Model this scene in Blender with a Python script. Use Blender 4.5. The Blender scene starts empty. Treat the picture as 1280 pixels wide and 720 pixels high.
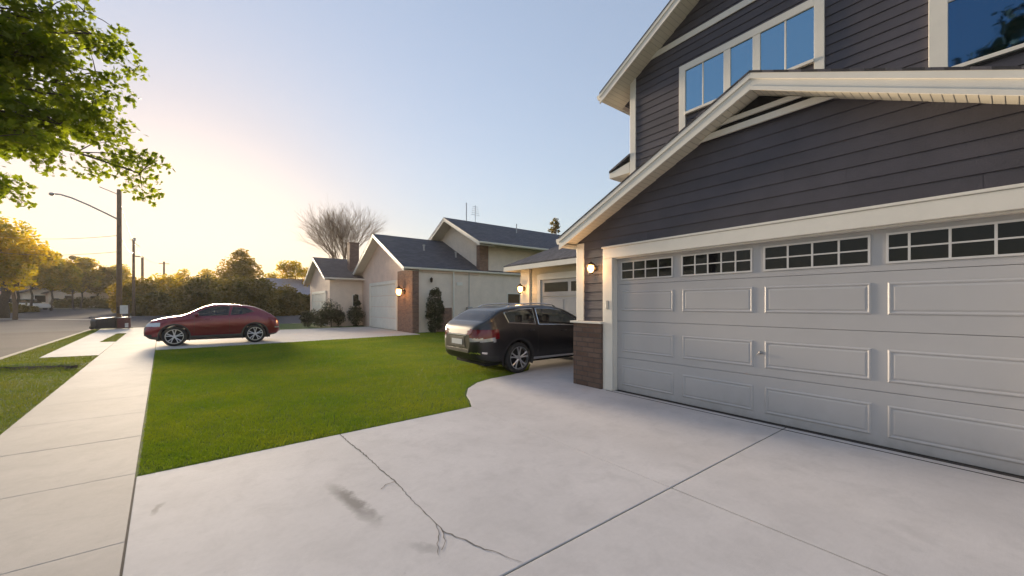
import bpy, bmesh, math, random
import numpy as np
from mathutils import Vector, Matrix
random.seed(7); rng = np.random.default_rng(7)
R = math.radians
SC = bpy.context.scene
COL = SC.collection

# ---------------------------------------------------------------- camera
CAMH = 1.58
cd = bpy.data.cameras.new('camera'); cam = bpy.data.objects.new('camera', cd); COL.objects.link(cam)
cd.sensor_width = 36; cd.lens = 13.5; cd.shift_y = 21 / 1280; cd.clip_start = 0.05; cd.clip_end = 3000
cam.location = (0, 0, CAMH); cam.rotation_euler = (R(90), 0, -math.atan2(.603, .798))
SC.camera = cam
# ---------------------------------------------------------------- sky, sun, exposure
SUN_AZ = R(-4)      # measured from +Y towards +X
SUN_EL = R(7)
w = bpy.data.worlds.new('World'); SC.world = w; w.use_nodes = True
wn = w.node_tree; wn.nodes.clear()
sky = wn.nodes.new('ShaderNodeTexSky'); sky.sky_type = 'NISHITA'; sky.sun_disc = False
sky.sun_elevation = SUN_EL; sky.sun_rotation = SUN_AZ; sky.air_density = 1.0; sky.dust_density = 0.4; sky.ozone_density = 1.6
hsv = wn.nodes.new('ShaderNodeHueSaturation'); hsv.inputs['Saturation'].default_value = 0.80; hsv.inputs['Value'].default_value = 1.22
bg = wn.nodes.new('ShaderNodeBackground'); bg.inputs['Strength'].default_value = 0.15
wo = wn.nodes.new('ShaderNodeOutputWorld')
# compress the huge range of the dusk sky (luminance to a power) while keeping its hues
bw = wn.nodes.new('ShaderNodeRGBToBW'); 
vm = wn.nodes.new('ShaderNodeVectorMath'); vm.operation = 'SCALE'
def wmath(op, a, b):
    n = wn.nodes.new('ShaderNodeMath'); n.operation = op
    for i, v in ((0, a), (1, b)):
        if hasattr(v, 'links'): wn.links.new(v, n.inputs[i])
        else: n.inputs[i].default_value = v
    return n.outputs[0]
wn.links.new(sky.outputs[0], bw.inputs[0]); a_ = wmath('POWER', bw.outputs[0], .70); k_ = wmath('DIVIDE', wmath('DIVIDE', a_, wmath('ADD', wmath('DIVIDE', a_, 3.0), 1.0)), bw.outputs[0])
wn.links.new(sky.outputs[0], vm.inputs[0]); wn.links.new(k_, vm.inputs['Scale'])
vt = wn.nodes.new('ShaderNodeVectorMath'); vt.operation = 'MULTIPLY'; vt.inputs[1].default_value = (1.17, .975, .95)
wn.links.new(vm.outputs[0], vt.inputs[0]); wn.links.new(vt.outputs[0], hsv.inputs['Color']); wn.links.new(hsv.outputs[0], bg.inputs[0]); wn.links.new(bg.outputs[0], wo.inputs[0])
sd = bpy.data.lights.new('sun', 'SUN'); sd.energy = 4.6; sd.angle = R(14); sd.color = (1.0, .80, .56)
so = bpy.data.objects.new('sun', sd); COL.objects.link(so)
sv = Vector((math.sin(SUN_AZ) * math.cos(SUN_EL), math.cos(SUN_AZ) * math.cos(SUN_EL), math.sin(SUN_EL)))
so.rotation_euler = sv.to_track_quat('Z', 'Y').to_euler(); so.location = (0, 60, 30)
vs = SC.view_settings; vs.view_transform = 'Standard'; vs.look = 'None'; vs.gamma = 1; vs.use_curve_mapping = False
vs.exposure = 1.6
SC.cycles.use_denoising = True; SC.cycles.max_bounces = 6; SC.cycles.transparent_max_bounces = 12
SC.cycles.sample_clamp_indirect = 6

# ---------------------------------------------------------------- helpers
class MB:
    """collects polygons (world coordinates, or a thing's own coordinates) and links them as one mesh object"""
    def __init__(s): s.v = []; s.f = []
    def add(s, vs_, fs):
        n = len(s.v); s.v += [tuple(p) for p in vs_]; s.f += [tuple(i + n for i in f) for f in fs]; return s
    def box(s, x0, x1, y0, y1, z0, z1):
        if x0 > x1: x0, x1 = x1, x0
        if y0 > y1: y0, y1 = y1, y0
        if z0 > z1: z0, z1 = z1, z0
        v = [(x0,y0,z0),(x1,y0,z0),(x1,y1,z0),(x0,y1,z0),(x0,y0,z1),(x1,y0,z1),(x1,y1,z1),(x0,y1,z1)]
        return s.add(v, [(0,3,2,1),(4,5,6,7),(0,1,5,4),(1,2,6,5),(2,3,7,6),(3,0,4,7)])
    def prism(s, pts, a, b, axis='x'):
        """extrude a 2D polygon between a and b along axis; pts are (y,z) for x, (x,z) for y, (x,y) for z"""
        def m(p, t):
            return (t, p[0], p[1]) if axis == 'x' else ((p[0], t, p[1]) if axis == 'y' else (p[0], p[1], t))
        n = len(pts); v = [m(p, a) for p in pts] + [m(p, b) for p in pts]
        ar = sum(pts[i][0]*pts[(i+1)%n][1] - pts[(i+1)%n][0]*pts[i][1] for i in range(n))
        fl = (ar > 0) ^ (axis == 'y') ^ (b < a)
        f = [tuple(range(n)), tuple(range(2*n-1, n-1, -1))] + [(i, i+n, (i+1) % n + n, (i+1) % n) for i in range(n)]
        if fl: f = [tuple(reversed(q)) for q in f]
        return s.add(v, f)
    def tube(s, pts, r, n=8, cap=True):
        pts = [Vector(p) for p in pts]; m = len(pts)
        rs = r if isinstance(r, (list, tuple)) else [r] * m
        base = len(s.v); up = None
        for i, p in enumerate(pts):
            d = (pts[min(i+1, m-1)] - pts[max(i-1, 0)])
            if d.length < 1e-9: d = Vector((0, 0, 1))
            d.normalize()
            if up is None: up = d.orthogonal().normalized()
            else:
                up = up - d * up.dot(d)
                up = up.normalized() if up.length > 1e-6 else d.orthogonal().normalized()
            q = d.cross(up)
            for k in range(n):
                a = 2 * math.pi * k / n
                s.v.append(tuple(p + (up * math.cos(a) + q * math.sin(a)) * rs[i]))
        for i in range(m - 1):
            for k in range(n):
                a = base + i*n + k; b = base + i*n + (k+1) % n
                s.f.append((a, b, b + n, a + n))
        if cap:
            s.f.append(tuple(base + k for k in reversed(range(n)))); s.f.append(tuple(base + (m-1)*n + k for k in range(n)))
        return s
    def lathe(s, prof, c, axis='z', n=24, cap=True):
        """prof: (radius, height) pairs round an axis through c"""
        base = len(s.v); m = len(prof)
        for r, h in prof:
            for k in range(n):
                a = 2 * math.pi * k / n; u, v_ = r * math.cos(a), r * math.sin(a)
                p = (u, v_, h) if axis == 'z' else ((h, u, v_) if axis == 'x' else (v_, h, u))
                s.v.append((c[0] + p[0], c[1] + p[1], c[2] + p[2]))
        for i in range(m - 1):
            for k in range(n):
                a = base + i*n + k; b = base + i*n + (k+1) % n
                s.f.append((a, b, b + n, a + n))
        if cap: s.f.append(tuple(base + k for k in reversed(range(n)))); s.f.append(tuple(base + (m-1)*n + k for k in range(n)))
        return s
    def build(s, name, m, parent=None, smooth=False, bevel=0, own=False, **props):
        me = bpy.data.meshes.new(name)
        off = Vector((0, 0, 0))
        if parent is not None and not own:
            q = parent
            while q: off += q.location; q = q.parent
        me.from_pydata([tuple(Vector(v) - off) for v in s.v], [], s.f); me.update()
        if smooth: me.polygons.foreach_set('use_smooth', [True] * len(me.polygons))
        me.materials.append(m)
        o = bpy.data.objects.new(name, me); COL.objects.link(o)
        if parent is not None: o.parent = parent
        if bevel:
            b = o.modifiers.new('bevel', 'BEVEL'); b.width = bevel; b.segments = 2; b.limit_method = 'ANGLE'; b.angle_limit = R(40)
        for k, v in props.items(): o[k] = v
        return o
def thing(name, label, cat, loc=(0, 0, 0), group=None, rot=0):
    o = bpy.data.objects.new(name, None); COL.objects.link(o); o.empty_display_size = .1
    o.location = loc; o.rotation_euler = (0, 0, rot); o['label'] = label; o['category'] = cat
    if group: o['group'] = group
    return o
def np_mesh(name, V, F, m, parent=None, smooth=False, mats=None, fm=None):
    """V (n,3), F (k,c) with a constant corner count"""
    me = bpy.data.meshes.new(name); V = np.asarray(V, np.float32); F = np.asarray(F, np.int32); k, c = F.shape
    if parent is not None:
        q = parent; off = Vector((0, 0, 0))
        while q: off += q.location; q = q.parent
        V = V - np.array(off, np.float32)
    me.vertices.add(len(V)); me.vertices.foreach_set('co', V.ravel())
    me.loops.add(k * c); me.loops.foreach_set('vertex_index', F.ravel())
    me.polygons.add(k); me.polygons.foreach_set('loop_start', np.arange(0, k*c, c, dtype=np.int32))
    me.polygons.foreach_set('loop_total', np.full(k, c, np.int32))
    me.materials.append(m); me.update(calc_edges=True)
    if smooth: me.polygons.foreach_set('use_smooth', np.ones(k, bool))
    o = bpy.data.objects.new(name, me); COL.objects.link(o)
    if parent is not None: o.parent = parent
    return o
def at(px, t):
    """ground position on the sight line of photo column px at depth t"""
    r = (px - 640) / 480; return t * (.798 * r + .603), t * (.798 - .603 * r)
def gz(x, y):
    """height of the far ground: the street climbs a little beyond the crossing"""
    return -.12 + max(0, min(y, 105) - 40) * .019
# ---------------------------------------------------------------- materials
def nt_new(name):
    m = bpy.data.materials.new(name); m.use_nodes = True; nt = m.node_tree
    return m, nt, nt.nodes['Principled BSDF']
def N(nt, t, **kw):
    n = nt.nodes.new(t)
    for k, v in kw.items():
        if k in n.inputs: n.inputs[k].default_value = v
        else: setattr(n, k, v)
    return n
def mixc(nt, fac, a, b, mode='MIX'):
    n = nt.nodes.new('ShaderNodeMix'); n.data_type = 'RGBA'; n.blend_type = mode
    for i, v in ((0, fac), (6, a), (7, b)):
        if hasattr(v, 'links'): nt.links.new(v, n.inputs[i])
        else: n.inputs[i].default_value = v if i == 0 else ((*v, 1) if len(v) == 3 else v)
    return n.outputs[2]
def math_(nt, op, a, b=None, clamp=False):
    n = nt.nodes.new('ShaderNodeMath'); n.operation = op; n.use_clamp = clamp
    for i, v in ((0, a), (1, b)):
        if v is None: continue
        if hasattr(v, 'links'): nt.links.new(v, n.inputs[i])
        else: n.inputs[i].default_value = v
    return n.outputs[0]
def ramp(nt, fac, a, b, ca=(0, 0, 0, 1), cb=(1, 1, 1, 1)):
    n = nt.nodes.new('ShaderNodeValToRGB'); n.color_ramp.elements[0].position = a; n.color_ramp.elements[1].position = b
    n.color_ramp.elements[0].color = ca; n.color_ramp.elements[1].color = cb
    nt.links.new(fac, n.inputs[0]); return n.outputs[0]
def noise(nt, vec, scale, detail=4, rough=.55, dist=0):
    n = N(nt, 'ShaderNodeTexNoise', Scale=scale, Detail=detail, Roughness=rough, Distortion=dist); nt.links.new(vec, n.inputs['Vector']); return n.outputs['Fac']
def mat(name, col, rough=.6, metal=0, var=.12, vs_=3, bump=0, bs=40, spec=.5, coat=0, dirt=0):
    m, nt, p = nt_new(name); tc = N(nt, 'ShaderNodeTexCoord').outputs['Object']
    f = noise(nt, tc, vs_, 5, .6); lo = tuple(c * (1 - var) for c in col); hi = tuple(min(1, c * (1 + var)) for c in col)
    c = ramp(nt, f, .3, .7, (*lo, 1), (*hi, 1))
    if dirt:
        f2 = noise(nt, tc, vs_ * 3.1, 6, .7); c = mixc(nt, math_(nt, 'MULTIPLY', ramp(nt, f2, .5, .8), dirt), c, tuple(x * .45 for x in col))
    nt.links.new(c, p.inputs['Base Color']); p.inputs['Roughness'].default_value = rough; p.inputs['Metallic'].default_value = metal
    p.inputs['Specular IOR Level'].default_value = spec; p.inputs['Coat Weight'].default_value = coat
    if bump:
        b = N(nt, 'ShaderNodeBump', Strength=bump, Distance=.01); nt.links.new(noise(nt, tc, bs, 5, .6), b.inputs['Height']); nt.links.new(b.outputs[0], p.inputs['Normal'])
    return m
def concrete_mat(name, col, stains=()):
    m, nt, p = nt_new(name); tc = N(nt, 'ShaderNodeTexCoord').outputs['Object']
    c = ramp(nt, noise(nt, tc, .7, 6, .62), .3, .72, (*[x * .86 for x in col], 1), (*[min(1, x * 1.09) for x in col], 1))
    c = mixc(nt, math_(nt, 'MULTIPLY', ramp(nt, noise(nt, tc, 3.3, 7, .7, .4), .48, .74), .48), c, tuple(x * .66 for x in col))
    c = mixc(nt, math_(nt, 'MULTIPLY', ramp(nt, noise(nt, tc, 210, 2, .7), .35, .75), .22), c, tuple(x * .6 for x in col))
    wv = N(nt, 'ShaderNodeMapping'); wv.inputs['Scale'].default_value = (1.2, 60, 1); nt.links.new(tc, wv.inputs['Vector'])
    c = mixc(nt, math_(nt, 'MULTIPLY', ramp(nt, noise(nt, wv.outputs[0], 3, 4, .6), .35, .8), .16), c, tuple(x * .62 for x in col))
    c = mixc(nt, math_(nt, 'MULTIPLY', ramp(nt, noise(nt, tc, .33, 3, .5, 1.5), .50, .68), .36), c, tuple(x * .74 for x in col))
    c = mixc(nt, math_(nt, 'MULTIPLY', ramp(nt, noise(nt, tc, 22, 5, .75), .42, .78), .30), c, tuple(x * .68 for x in col))
    c = mixc(nt, math_(nt, 'MULTIPLY', ramp(nt, noise(nt, tc, 1.6, 8, .8, .8), .58, .70), .22), c, tuple(x * .60 for x in col))
    pit = ramp(nt, noise(nt, tc, 46, 3, .5), .68, .76)
    c = mixc(nt, math_(nt, 'MULTIPLY', pit, .35), c, tuple(x * .5 for x in col))
    if stains:
        sx = N(nt, 'ShaderNodeSeparateXYZ'); nt.links.new(tc, sx.inputs[0])
        wob = math_(nt, 'MULTIPLY', math_(nt, 'SUBTRACT', noise(nt, tc, 4.5, 6, .7), .5), .55)
        for (ax, ay, bx, by, wd, am) in stains:
            L = math.hypot(bx - ax, by - ay); ux, uy = (bx - ax) / L, (by - ay) / L
            dx = math_(nt, 'SUBTRACT', sx.outputs[0], (ax + bx) / 2); dy = math_(nt, 'SUBTRACT', sx.outputs[1], (ay + by) / 2)
            u = math_(nt, 'ADD', math_(nt, 'MULTIPLY', dx, ux), math_(nt, 'MULTIPLY', dy, uy))
            v = math_(nt, 'ADD', math_(nt, 'MULTIPLY', dx, -uy), math_(nt, 'MULTIPLY', dy, ux))
            e = math_(nt, 'ADD', math_(nt, 'POWER', math_(nt, 'ABSOLUTE', math_(nt, 'DIVIDE', u, L / 2)), 2), math_(nt, 'POWER', math_(nt, 'ABSOLUTE', math_(nt, 'DIVIDE', math_(nt, 'ADD', v, math_(nt, 'MULTIPLY', wob, .4)), wd)), 2))
            k = math_(nt, 'SUBTRACT', 1.0, math_(nt, 'ADD', e, math_(nt, 'MULTIPLY', wob, 2.2)), True)
            k = math_(nt, 'MULTIPLY', math_(nt, 'POWER', k, 1.3), am)
            c = mixc(nt, k, c, (.07, .068, .07))
    nt.links.new(c, p.inputs['Base Color']); p.inputs['Roughness'].default_value = .82; p.inputs['Specular IOR Level'].default_value = .35
    b = N(nt, 'ShaderNodeBump', Strength=.35, Distance=.004); nt.links.new(noise(nt, tc, 120, 6, .65), b.inputs['Height']); nt.links.new(b.outputs[0], p.inputs['Normal'])
    return m
def brick_mat(name, c1, c2, mortar, sc=1.0, bw=.22, rh=.075, wallmap=True, msize=.012, bump=.5, vcol=.2):
    m, nt, p = nt_new(name); tc = N(nt, 'ShaderNodeTexCoord').outputs['Object']
    if wallmap:
        sx = N(nt, 'ShaderNodeSeparateXYZ'); nt.links.new(tc, sx.inputs[0]); cx = N(nt, 'ShaderNodeCombineXYZ')
        nt.links.new(math_(nt, 'ADD', sx.outputs[0], sx.outputs[1]), cx.inputs[0]); nt.links.new(sx.outputs[2], cx.inputs[1]); vec = cx.outputs[0]
    else: vec = tc
    br = N(nt, 'ShaderNodeTexBrick', Scale=1.0); nt.links.new(vec, br.inputs['Vector'])
    br.inputs['Color1'].default_value = (*c1, 1); br.inputs['Color2'].default_value = (*c2, 1); br.inputs['Mortar'].default_value = (*mortar, 1)
    br.inputs['Mortar Size'].default_value = msize; br.inputs['Brick Width'].default_value = bw; br.inputs['Row Height'].default_value = rh; br.inputs['Mortar Smooth'].default_value = .2
    c = mixc(nt, vcol, br.outputs['Color'], ramp(nt, noise(nt, tc, 9, 5, .7), .2, .8), 'OVERLAY')
    nt.links.new(c, p.inputs['Base Color']); p.inputs['Roughness'].default_value = .88
    h = math_(nt, 'ADD', math_(nt, 'MULTIPLY', br.outputs['Fac'], -1), math_(nt, 'MULTIPLY', noise(nt, tc, 90, 4), .4))
    b = N(nt, 'ShaderNodeBump', Strength=bump, Distance=.01); nt.links.new(h, b.inputs['Height']); nt.links.new(b.outputs[0], p.inputs['Normal'])
    return m
def leaf_mat(name, a, b, trans=.5, rough=.5, warm=None):
    m, nt, p = nt_new(name); g = N(nt, 'ShaderNodeNewGeometry'); tc = N(nt, 'ShaderNodeTexCoord').outputs['Object']
    c = mixc(nt, g.outputs['Random Per Island'], a, b)
    c = mixc(nt, ramp(nt, noise(nt, tc, .9, 3), .35, .7), c, warm or tuple(x * 1.25 for x in b))
    nt.links.new(c, p.inputs['Base Color']); p.inputs['Roughness'].default_value = rough; p.inputs['Specular IOR Level'].default_value = .3
    t = N(nt, 'ShaderNodeBsdfTranslucent'); nt.links.new(mixc(nt, .5, c, (.5, .55, .04), 'ADD'), t.inputs['Color'])
    nt.links.new(mixc(nt, 1.0, c, (1.9, 1.9, .7), 'MULTIPLY'), t.inputs['Color'])
    ms = N(nt, 'ShaderNodeMixShader', Fac=trans); nt.links.new(p.outputs[0], ms.inputs[1]); nt.links.new(t.outputs[0], ms.inputs[2])
    nt.links.new(ms.outputs[0], nt.nodes['Material Output'].inputs['Surface'])
    return m
def glass_mat(name, tint=(.02, .025, .03), clear=.0, spec=.5, metal=0.0, mcol=(.5, .6, .7)):
    m, nt, p = nt_new(name)
    p.inputs['Base Color'].default_value = (*(mcol if metal else tint), 1); p.inputs['Roughness'].default_value = .03; p.inputs['Metallic'].default_value = metal
    p.inputs['Specular IOR Level'].default_value = spec; p.inputs['IOR'].default_value = 1.52
    tc = N(nt, 'ShaderNodeTexCoord').outputs['Object']
    b = N(nt, 'ShaderNodeBump', Strength=.12, Distance=.03); nt.links.new(noise(nt, tc, 1.7, 2), b.inputs['Height']); nt.links.new(b.outputs[0], p.inputs['Normal'])
    if clear:
        t = N(nt, 'ShaderNodeBsdfTransparent', Color=(.75, .8, .8, 1)); ms = N(nt, 'ShaderNodeMixShader', Fac=clear)
        nt.links.new(p.outputs[0], ms.inputs[1]); nt.links.new(t.outputs[0], ms.inputs[2]); nt.links.new(ms.outputs[0], nt.nodes['Material Output'].inputs['Surface'])
    return m
def emit_mat(name, col, st):
    m, nt, p = nt_new(name); p.inputs['Base Color'].default_value = (*col, 1); p.inputs['Emission Color'].default_value = (*col, 1); p.inputs['Emission Strength'].default_value = st
    return m
def soffit_mat(name, col, axis=1, pitch=.1):
    m, nt, p = nt_new(name); tc = N(nt, 'ShaderNodeTexCoord').outputs['Object']; sx = N(nt, 'ShaderNodeSeparateXYZ'); nt.links.new(tc, sx.inputs[0])
    fr = math_(nt, 'FRACT', math_(nt, 'DIVIDE', sx.outputs[axis], pitch))
    g = ramp(nt, fr, .0, .12)
    nt.links.new(mixc(nt, g, tuple(x * .55 for x in col), col), p.inputs['Base Color']); p.inputs['Roughness'].default_value = .6
    b = N(nt, 'ShaderNodeBump', Strength=.6, Distance=.01); nt.links.new(g, b.inputs['Height']); nt.links.new(b.outputs[0], p.inputs['Normal'])
    return m
M = dict(
    white=mat('white_paint', (.76, .72, .65), .5, var=.05, vs_=1.5, dirt=.12, bump=.05),
    cream=mat('cream_paint', (.62, .57, .47), .55, var=.06, dirt=.12),
    siding=mat('dark_plum_siding', (.070, .064, .080), .62, var=.14, vs_=2.2, bump=.35, bs=60, dirt=.15),
    door=mat('grey_door_paint', (.455, .445, .455), .42, var=.04, vs_=.8, bump=.06, bs=160, dirt=.1),
    tan=mat('tan_siding', (.72, .54, .45), .75, var=.08, vs_=1.5, bump=.1, dirt=.15),
    beige=mat('beige_siding', (.76, .65, .55), .75, var=.07, vs_=1.5, bump=.1, dirt=.15),
    dark=mat('dark_void', (.012, .012, .014), .9, var=.1),
    black=mat('black_plastic', (.02, .02, .022), .45, var=.2),
    rubber=mat('tyre_rubber', (.022, .022, .024), .8, var=.2, vs_=20),
    joint=mat('joint_dirt', (.05, .045, .042), .95, var=.3, vs_=12),
    crack=mat('crack_dirt', (.16, .145, .135), .95, var=.35, vs_=15),
    asphalt=mat('asphalt', (.072, .062, .068), .95, spec=.15, var=.16, vs_=.35, bump=.4, bs=70, dirt=.2),
    asphalt_far=mat('asphalt_far', (.10, .093, .10), .95, spec=.15, var=.12, vs_=.2, bump=.3, bs=70),
    paint=mat('road_paint', (.6, .58, .55), .7, var=.15, vs_=3, dirt=.3),
    kerb=mat('kerb_concrete', (.24, .21, .16), .85, var=.12, dirt=.2),
    shadow_brown=mat('shadow_brown', (.075, .05, .035), .95, var=.3, vs_=5, bump=.8, bs=25),
    ground=mat('verge', (.10, .10, .045), .95, var=.3, vs_=.5, bump=.5, bs=10),
    turf=mat('turf_base', (.075, .12, .012), .95, var=.3, vs_=6, bump=.8, bs=80),
    bark=mat('bark', (.075, .055, .042), .95, var=.3, vs_=9, bump=.9, bs=30),
    barkpale=mat('pale_bark', (.16, .105, .07), .95, var=.25, vs_=9, bump=.6, bs=30),
    pole=mat('pole_timber', (.17, .11, .07), .9, var=.25, vs_=6, bump=.4, bs=30),
    metal=mat('galvanised', (.35, .35, .36), .45, .7, var=.15),
    chrome=mat('chrome', (.75, .75, .76), .16, 1, var=.03),
    bronze=mat('bronze_lamp', (.05, .035, .025), .4, .6, var=.2),
    brick=brick_mat('brown_stone', (.13, .075, .055), (.19, .12, .09), (.10, .075, .065), bw=.30, rh=.095),
    redbrick=brick_mat('red_brick', (.16, .085, .06), (.27, .15, .10), (.24, .17, .14)),
    shingle=brick_mat('asphalt_shingle', (.062, .06, .072), (.10, .096, .112), (.035, .034, .04), bw=.33, rh=.14, wallmap=False, msize=.01, bump=.8, vcol=.35),
    shinglebrown=brick_mat('brown_shingle', (.10, .075, .068), (.14, .105, .095), (.05, .04, .035), bw=.33, rh=.14, wallmap=False, msize=.01, bump=.8, vcol=.35),
    soffit=soffit_mat('soffit_ribs', (.66, .61, .50), 1, .075),
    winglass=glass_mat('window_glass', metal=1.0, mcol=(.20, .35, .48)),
    dglass=glass_mat('dark_glass', tint=(.010, .010, .012), spec=.28), carglass=glass_mat('car_glass', (.01, .012, .014), clear=.42, spec=.9),
    bulb=emit_mat('lit_bulb', (1, .50, .16), 4), 
)
def grime(m, z1, amt, col=(.16, .135, .11)):
    nt = m.node_tree; p = nt.nodes['Principled BSDF']; src = p.inputs['Base Color'].links[0].from_socket
    g_ = N(nt, 'ShaderNodeNewGeometry').outputs['Position']; sx = N(nt, 'ShaderNodeSeparateXYZ'); nt.links.new(g_, sx.inputs[0])
    st = N(nt, 'ShaderNodeMapping'); st.inputs['Scale'].default_value = (1, 3, 2.5); nt.links.new(g_, st.inputs['Vector'])
    h = math_(nt, 'SUBTRACT', 1.0, math_(nt, 'DIVIDE', sx.outputs[2], z1), True)
    k = math_(nt, 'MULTIPLY', math_(nt, 'MULTIPLY', math_(nt, 'POWER', h, 1.6), ramp(nt, noise(nt, st.outputs[0], 2, 6, .7), .25, .75)), amt)
    nt.links.new(mixc(nt, k, src, col), p.inputs['Base Color'])
def board_tone(m, amt):
    nt = m.node_tree; p = nt.nodes['Principled BSDF']; src = p.inputs['Base Color'].links[0].from_socket
    g_ = N(nt, 'ShaderNodeNewGeometry'); k = ramp(nt, g_.outputs['Random Per Island'], 0, 1, (1 - amt,) * 3 + (1,), (1 + amt,) * 3 + (1,))
    nt.links.new(mixc(nt, 1.0, src, k, 'MULTIPLY'), p.inputs['Base Color'])
board_tone(M['siding'], .13)
grime(M['door'], .5, .4); grime(M['brick'], .35, .6, (.05, .04, .03))
M['doorlight'] = mat('door_window_frame', (.62, .60, .59), .45, var=.04)
M['winglass_dark'] = glass_mat('window_glass_dark', metal=1.0, mcol=(.055, .125, .23))  # same glass tinted darker, standing in for the dark tree reflection
M['slab'] = concrete_mat('driveway_concrete', (.62, .585, .575), stains=[(.74, 3.75, .92, 2.70, .095, .7), (-.42, 3.9, -.36, 4.15, .03, .5), (.98, 2.45, 1.15, 2.2, .06, .3)])
M['walk'] = concrete_mat('sidewalk_concrete', (.50, .455, .415))
M['walkfar'] = concrete_mat('far_drive_concrete', (.56, .52, .48))
# ================================================================= SETTING
def struct(mb, name, m, **kw):
    o = mb.build(name, m, **kw); o['kind'] = 'structure'; return o
# ground: one sheet to the horizon that climbs gently beyond the crossing
xs = [-900, -300, -140, -90, -60, -45, -30, -20, -12, -6, 0, 6, 12, 20, 40, 70, 140, 300, 900]
ys = [-300, -60, -20, 0, 20, 40, 50, 60, 70, 80, 90, 105, 140, 250, 500, 1200]
V = [(x, y, gz(x, y) - .05) for y in ys for x in xs]; nx = len(xs)
struct(MB().add(V, [(j*nx+i, j*nx+i+1, (j+1)*nx+i+1, (j+1)*nx+i) for j in range(len(ys)-1) for i in range(nx-1)]), 'ground', M['ground'])
def sheet(poly_rows, dz):
    """rows of (y, x0, x1) -> strip that follows the ground height"""
    mb = MB(); v = []
    for y, a, b in poly_rows: v += [(a, y, gz(a, y) + dz), (b, y, gz(b, y) + dz)]
    mb.add(v, [(2*i, 2*i+1, 2*i+3, 2*i+2) for i in range(len(poly_rows)-1)]); return mb
def edge_x(y): return -5.25 - .085 * (y - 17.7)     # near kerb of the street
rows = [(y, -13.5 - .085 * y, edge_x(y)) for y in (-30, -10, 0, 10, 17.7, 25, 32, 36.9)]
struct(sheet(rows, 0), 'street', M['asphalt'])
rows2 = [(37.0, -17, edge_x(37)), (37.6, -17.5, 6.0), (42, -18, 14), (50, -24, 16), (55, -34, 14), (62, -60, 10), (72, -70, 6), (82, -75, 3), (92, -80, 2)]
struct(sheet(rows2, .002), 'street_crossing', M['asphalt_far'])
# painted line across the street mouth
pl = []
for x, y in [(-30, 66.5), (-24, 62.8), (-17, 58.5), (-13, 55.9), (-9.5, 53.4), (-7, 51)]:
    pl += [(x, y - .2, gz(x, y - .2) + .007), (x, y + .35, gz(x, y + .35) + .007)]
struct(MB().add(pl, [(2*i, 2*i+2, 2*i+3, 2*i+1) for i in range(5)]), 'road_marking', M['paint'])
struct(sheet([(92.05, -82, 4), (94.5, -83, 4)], .12), 'far_sidewalk', M['kerb'])
# turf base to the right of the street, flush under the concrete
turf_pts = [(edge_x(-40) + .16, -40), (60, -40), (60, 37.3), (6, 37.3), (edge_x(37.3) + .16, 37.3)]
struct(MB().prism(turf_pts, -.16, -.014, 'z'), 'lawn', M['turf'])
kb = MB()
def kx(y): return edge_x(y)
ysk = [-40, -10, 10, 17.5, 24, 31, 37]
for a, b in zip(ysk[:-1], ysk[1:]):
    kb.add([(kx(a), a, -.16), (kx(a)+.15, a, -.16), (kx(b)+.15, b, -.16), (kx(b), b, -.16), (kx(a), a, -.002), (kx(a)+.15, a, -.002), (kx(b)+.15, b, -.002), (kx(b), b, -.002)],
           [(0,3,2,1),(4,5,6,7),(0,1,5,4),(1,2,6,5),(2,3,7,6),(3,0,4,7)])
kb.box(kx(37) + .16, 8, 37.31, 37.46, -.16, .0)
struct(kb, 'kerb', M['kerb'])
# sidewalk slabs with open joints
def wr(y): return -.47 - .0925 * (y - 3.16)
def wl(y): return wr(y) - 1.28
joints = [-9, -7.6, -6.2, -4.8, -3.4, -2, -.6, .8, 2.2, 3.6, 5.0, 6.4, 7.8, 9.2, 10.6, 12.0, 13.4, 14.8, 16.2, 17.6, 19, 20.4, 21.8, 23.3]
sb = MB()
for i, (a, b) in enumerate(zip(joints[:-1], joints[1:])):
    g = .005 if abs(a - 6.4) < .1 else .0015; g2 = .005 if abs(b - 6.4) < .1 else .0015
    sb.prism([(wl(a + g), a + g), (wr(a + g) - .006, a + g), (wr(b - g2) - .006, b - g2), (wl(b - g2), b - g2)], -.1, 0, 'z')
for a, b in ((23.3, 25.5), (25.5, 27.7), (27.7, 30), (30, 33), (33, 36.9)):
    sb.prism([(wl(a), a + .002), (wr(a) - .006, a + .002), (wr(b) - .006, b - .002), (wl(b), b - .002)], -.1, 0, 'z')
struct(sb, 'sidewalk', M['walk'], bevel=.004)
# our driveway: four slabs meeting at two joints, flared corner towards the neighbour
J1, J2 = 1.82, 3.10
def dr(y): return wr(y) + .006
db = MB(); g = .007
DX = 5.80
db.prism([(dr(-4), -4), (J2 - g, -4), (J2 - g, J1 - g), (dr(J1), J1 - g)], -.1, 0, 'z')
db.prism([(J2 + g, -4), (DX, -4), (DX, J1 - g), (J2 + g, J1 - g)], -.1, 0, 'z')
db.prism([(dr(J1), J1 + g), (J2 - .0035, J1 + g), (J2 - .0035, 5.13), (dr(4.9), 4.9)], -.1, 0, 'z')
curve = [(3.1, 5.14), (3.28, 5.5), (3.42, 5.85), (3.72, 6.3), (4.15, 6.66), (4.6, 6.84), (5.2, 6.93), (5.9, 7.15), (6.6, 7.9), (7.4, 9.2), (8.4, 10.6), (9.45, 11.2)]
db.prism([(J2 + .0035, J1 + g), (DX, J1 + g), (DX, 5.5), (9.45, 5.5)] + curve[::-1][0:] , -.1, 0, 'z')
struct(db, 'driveway', M['slab'], bevel=.005)
struct(MB().prism([(wr(-4) - .012, -4), (wr(-4) + .012, -4), (wr(4.9) + .012, 4.9), (wr(4.9) - .012, 4.9)], -.013, -.007, 'z'), 'edge_joint', M['joint'])
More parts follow.
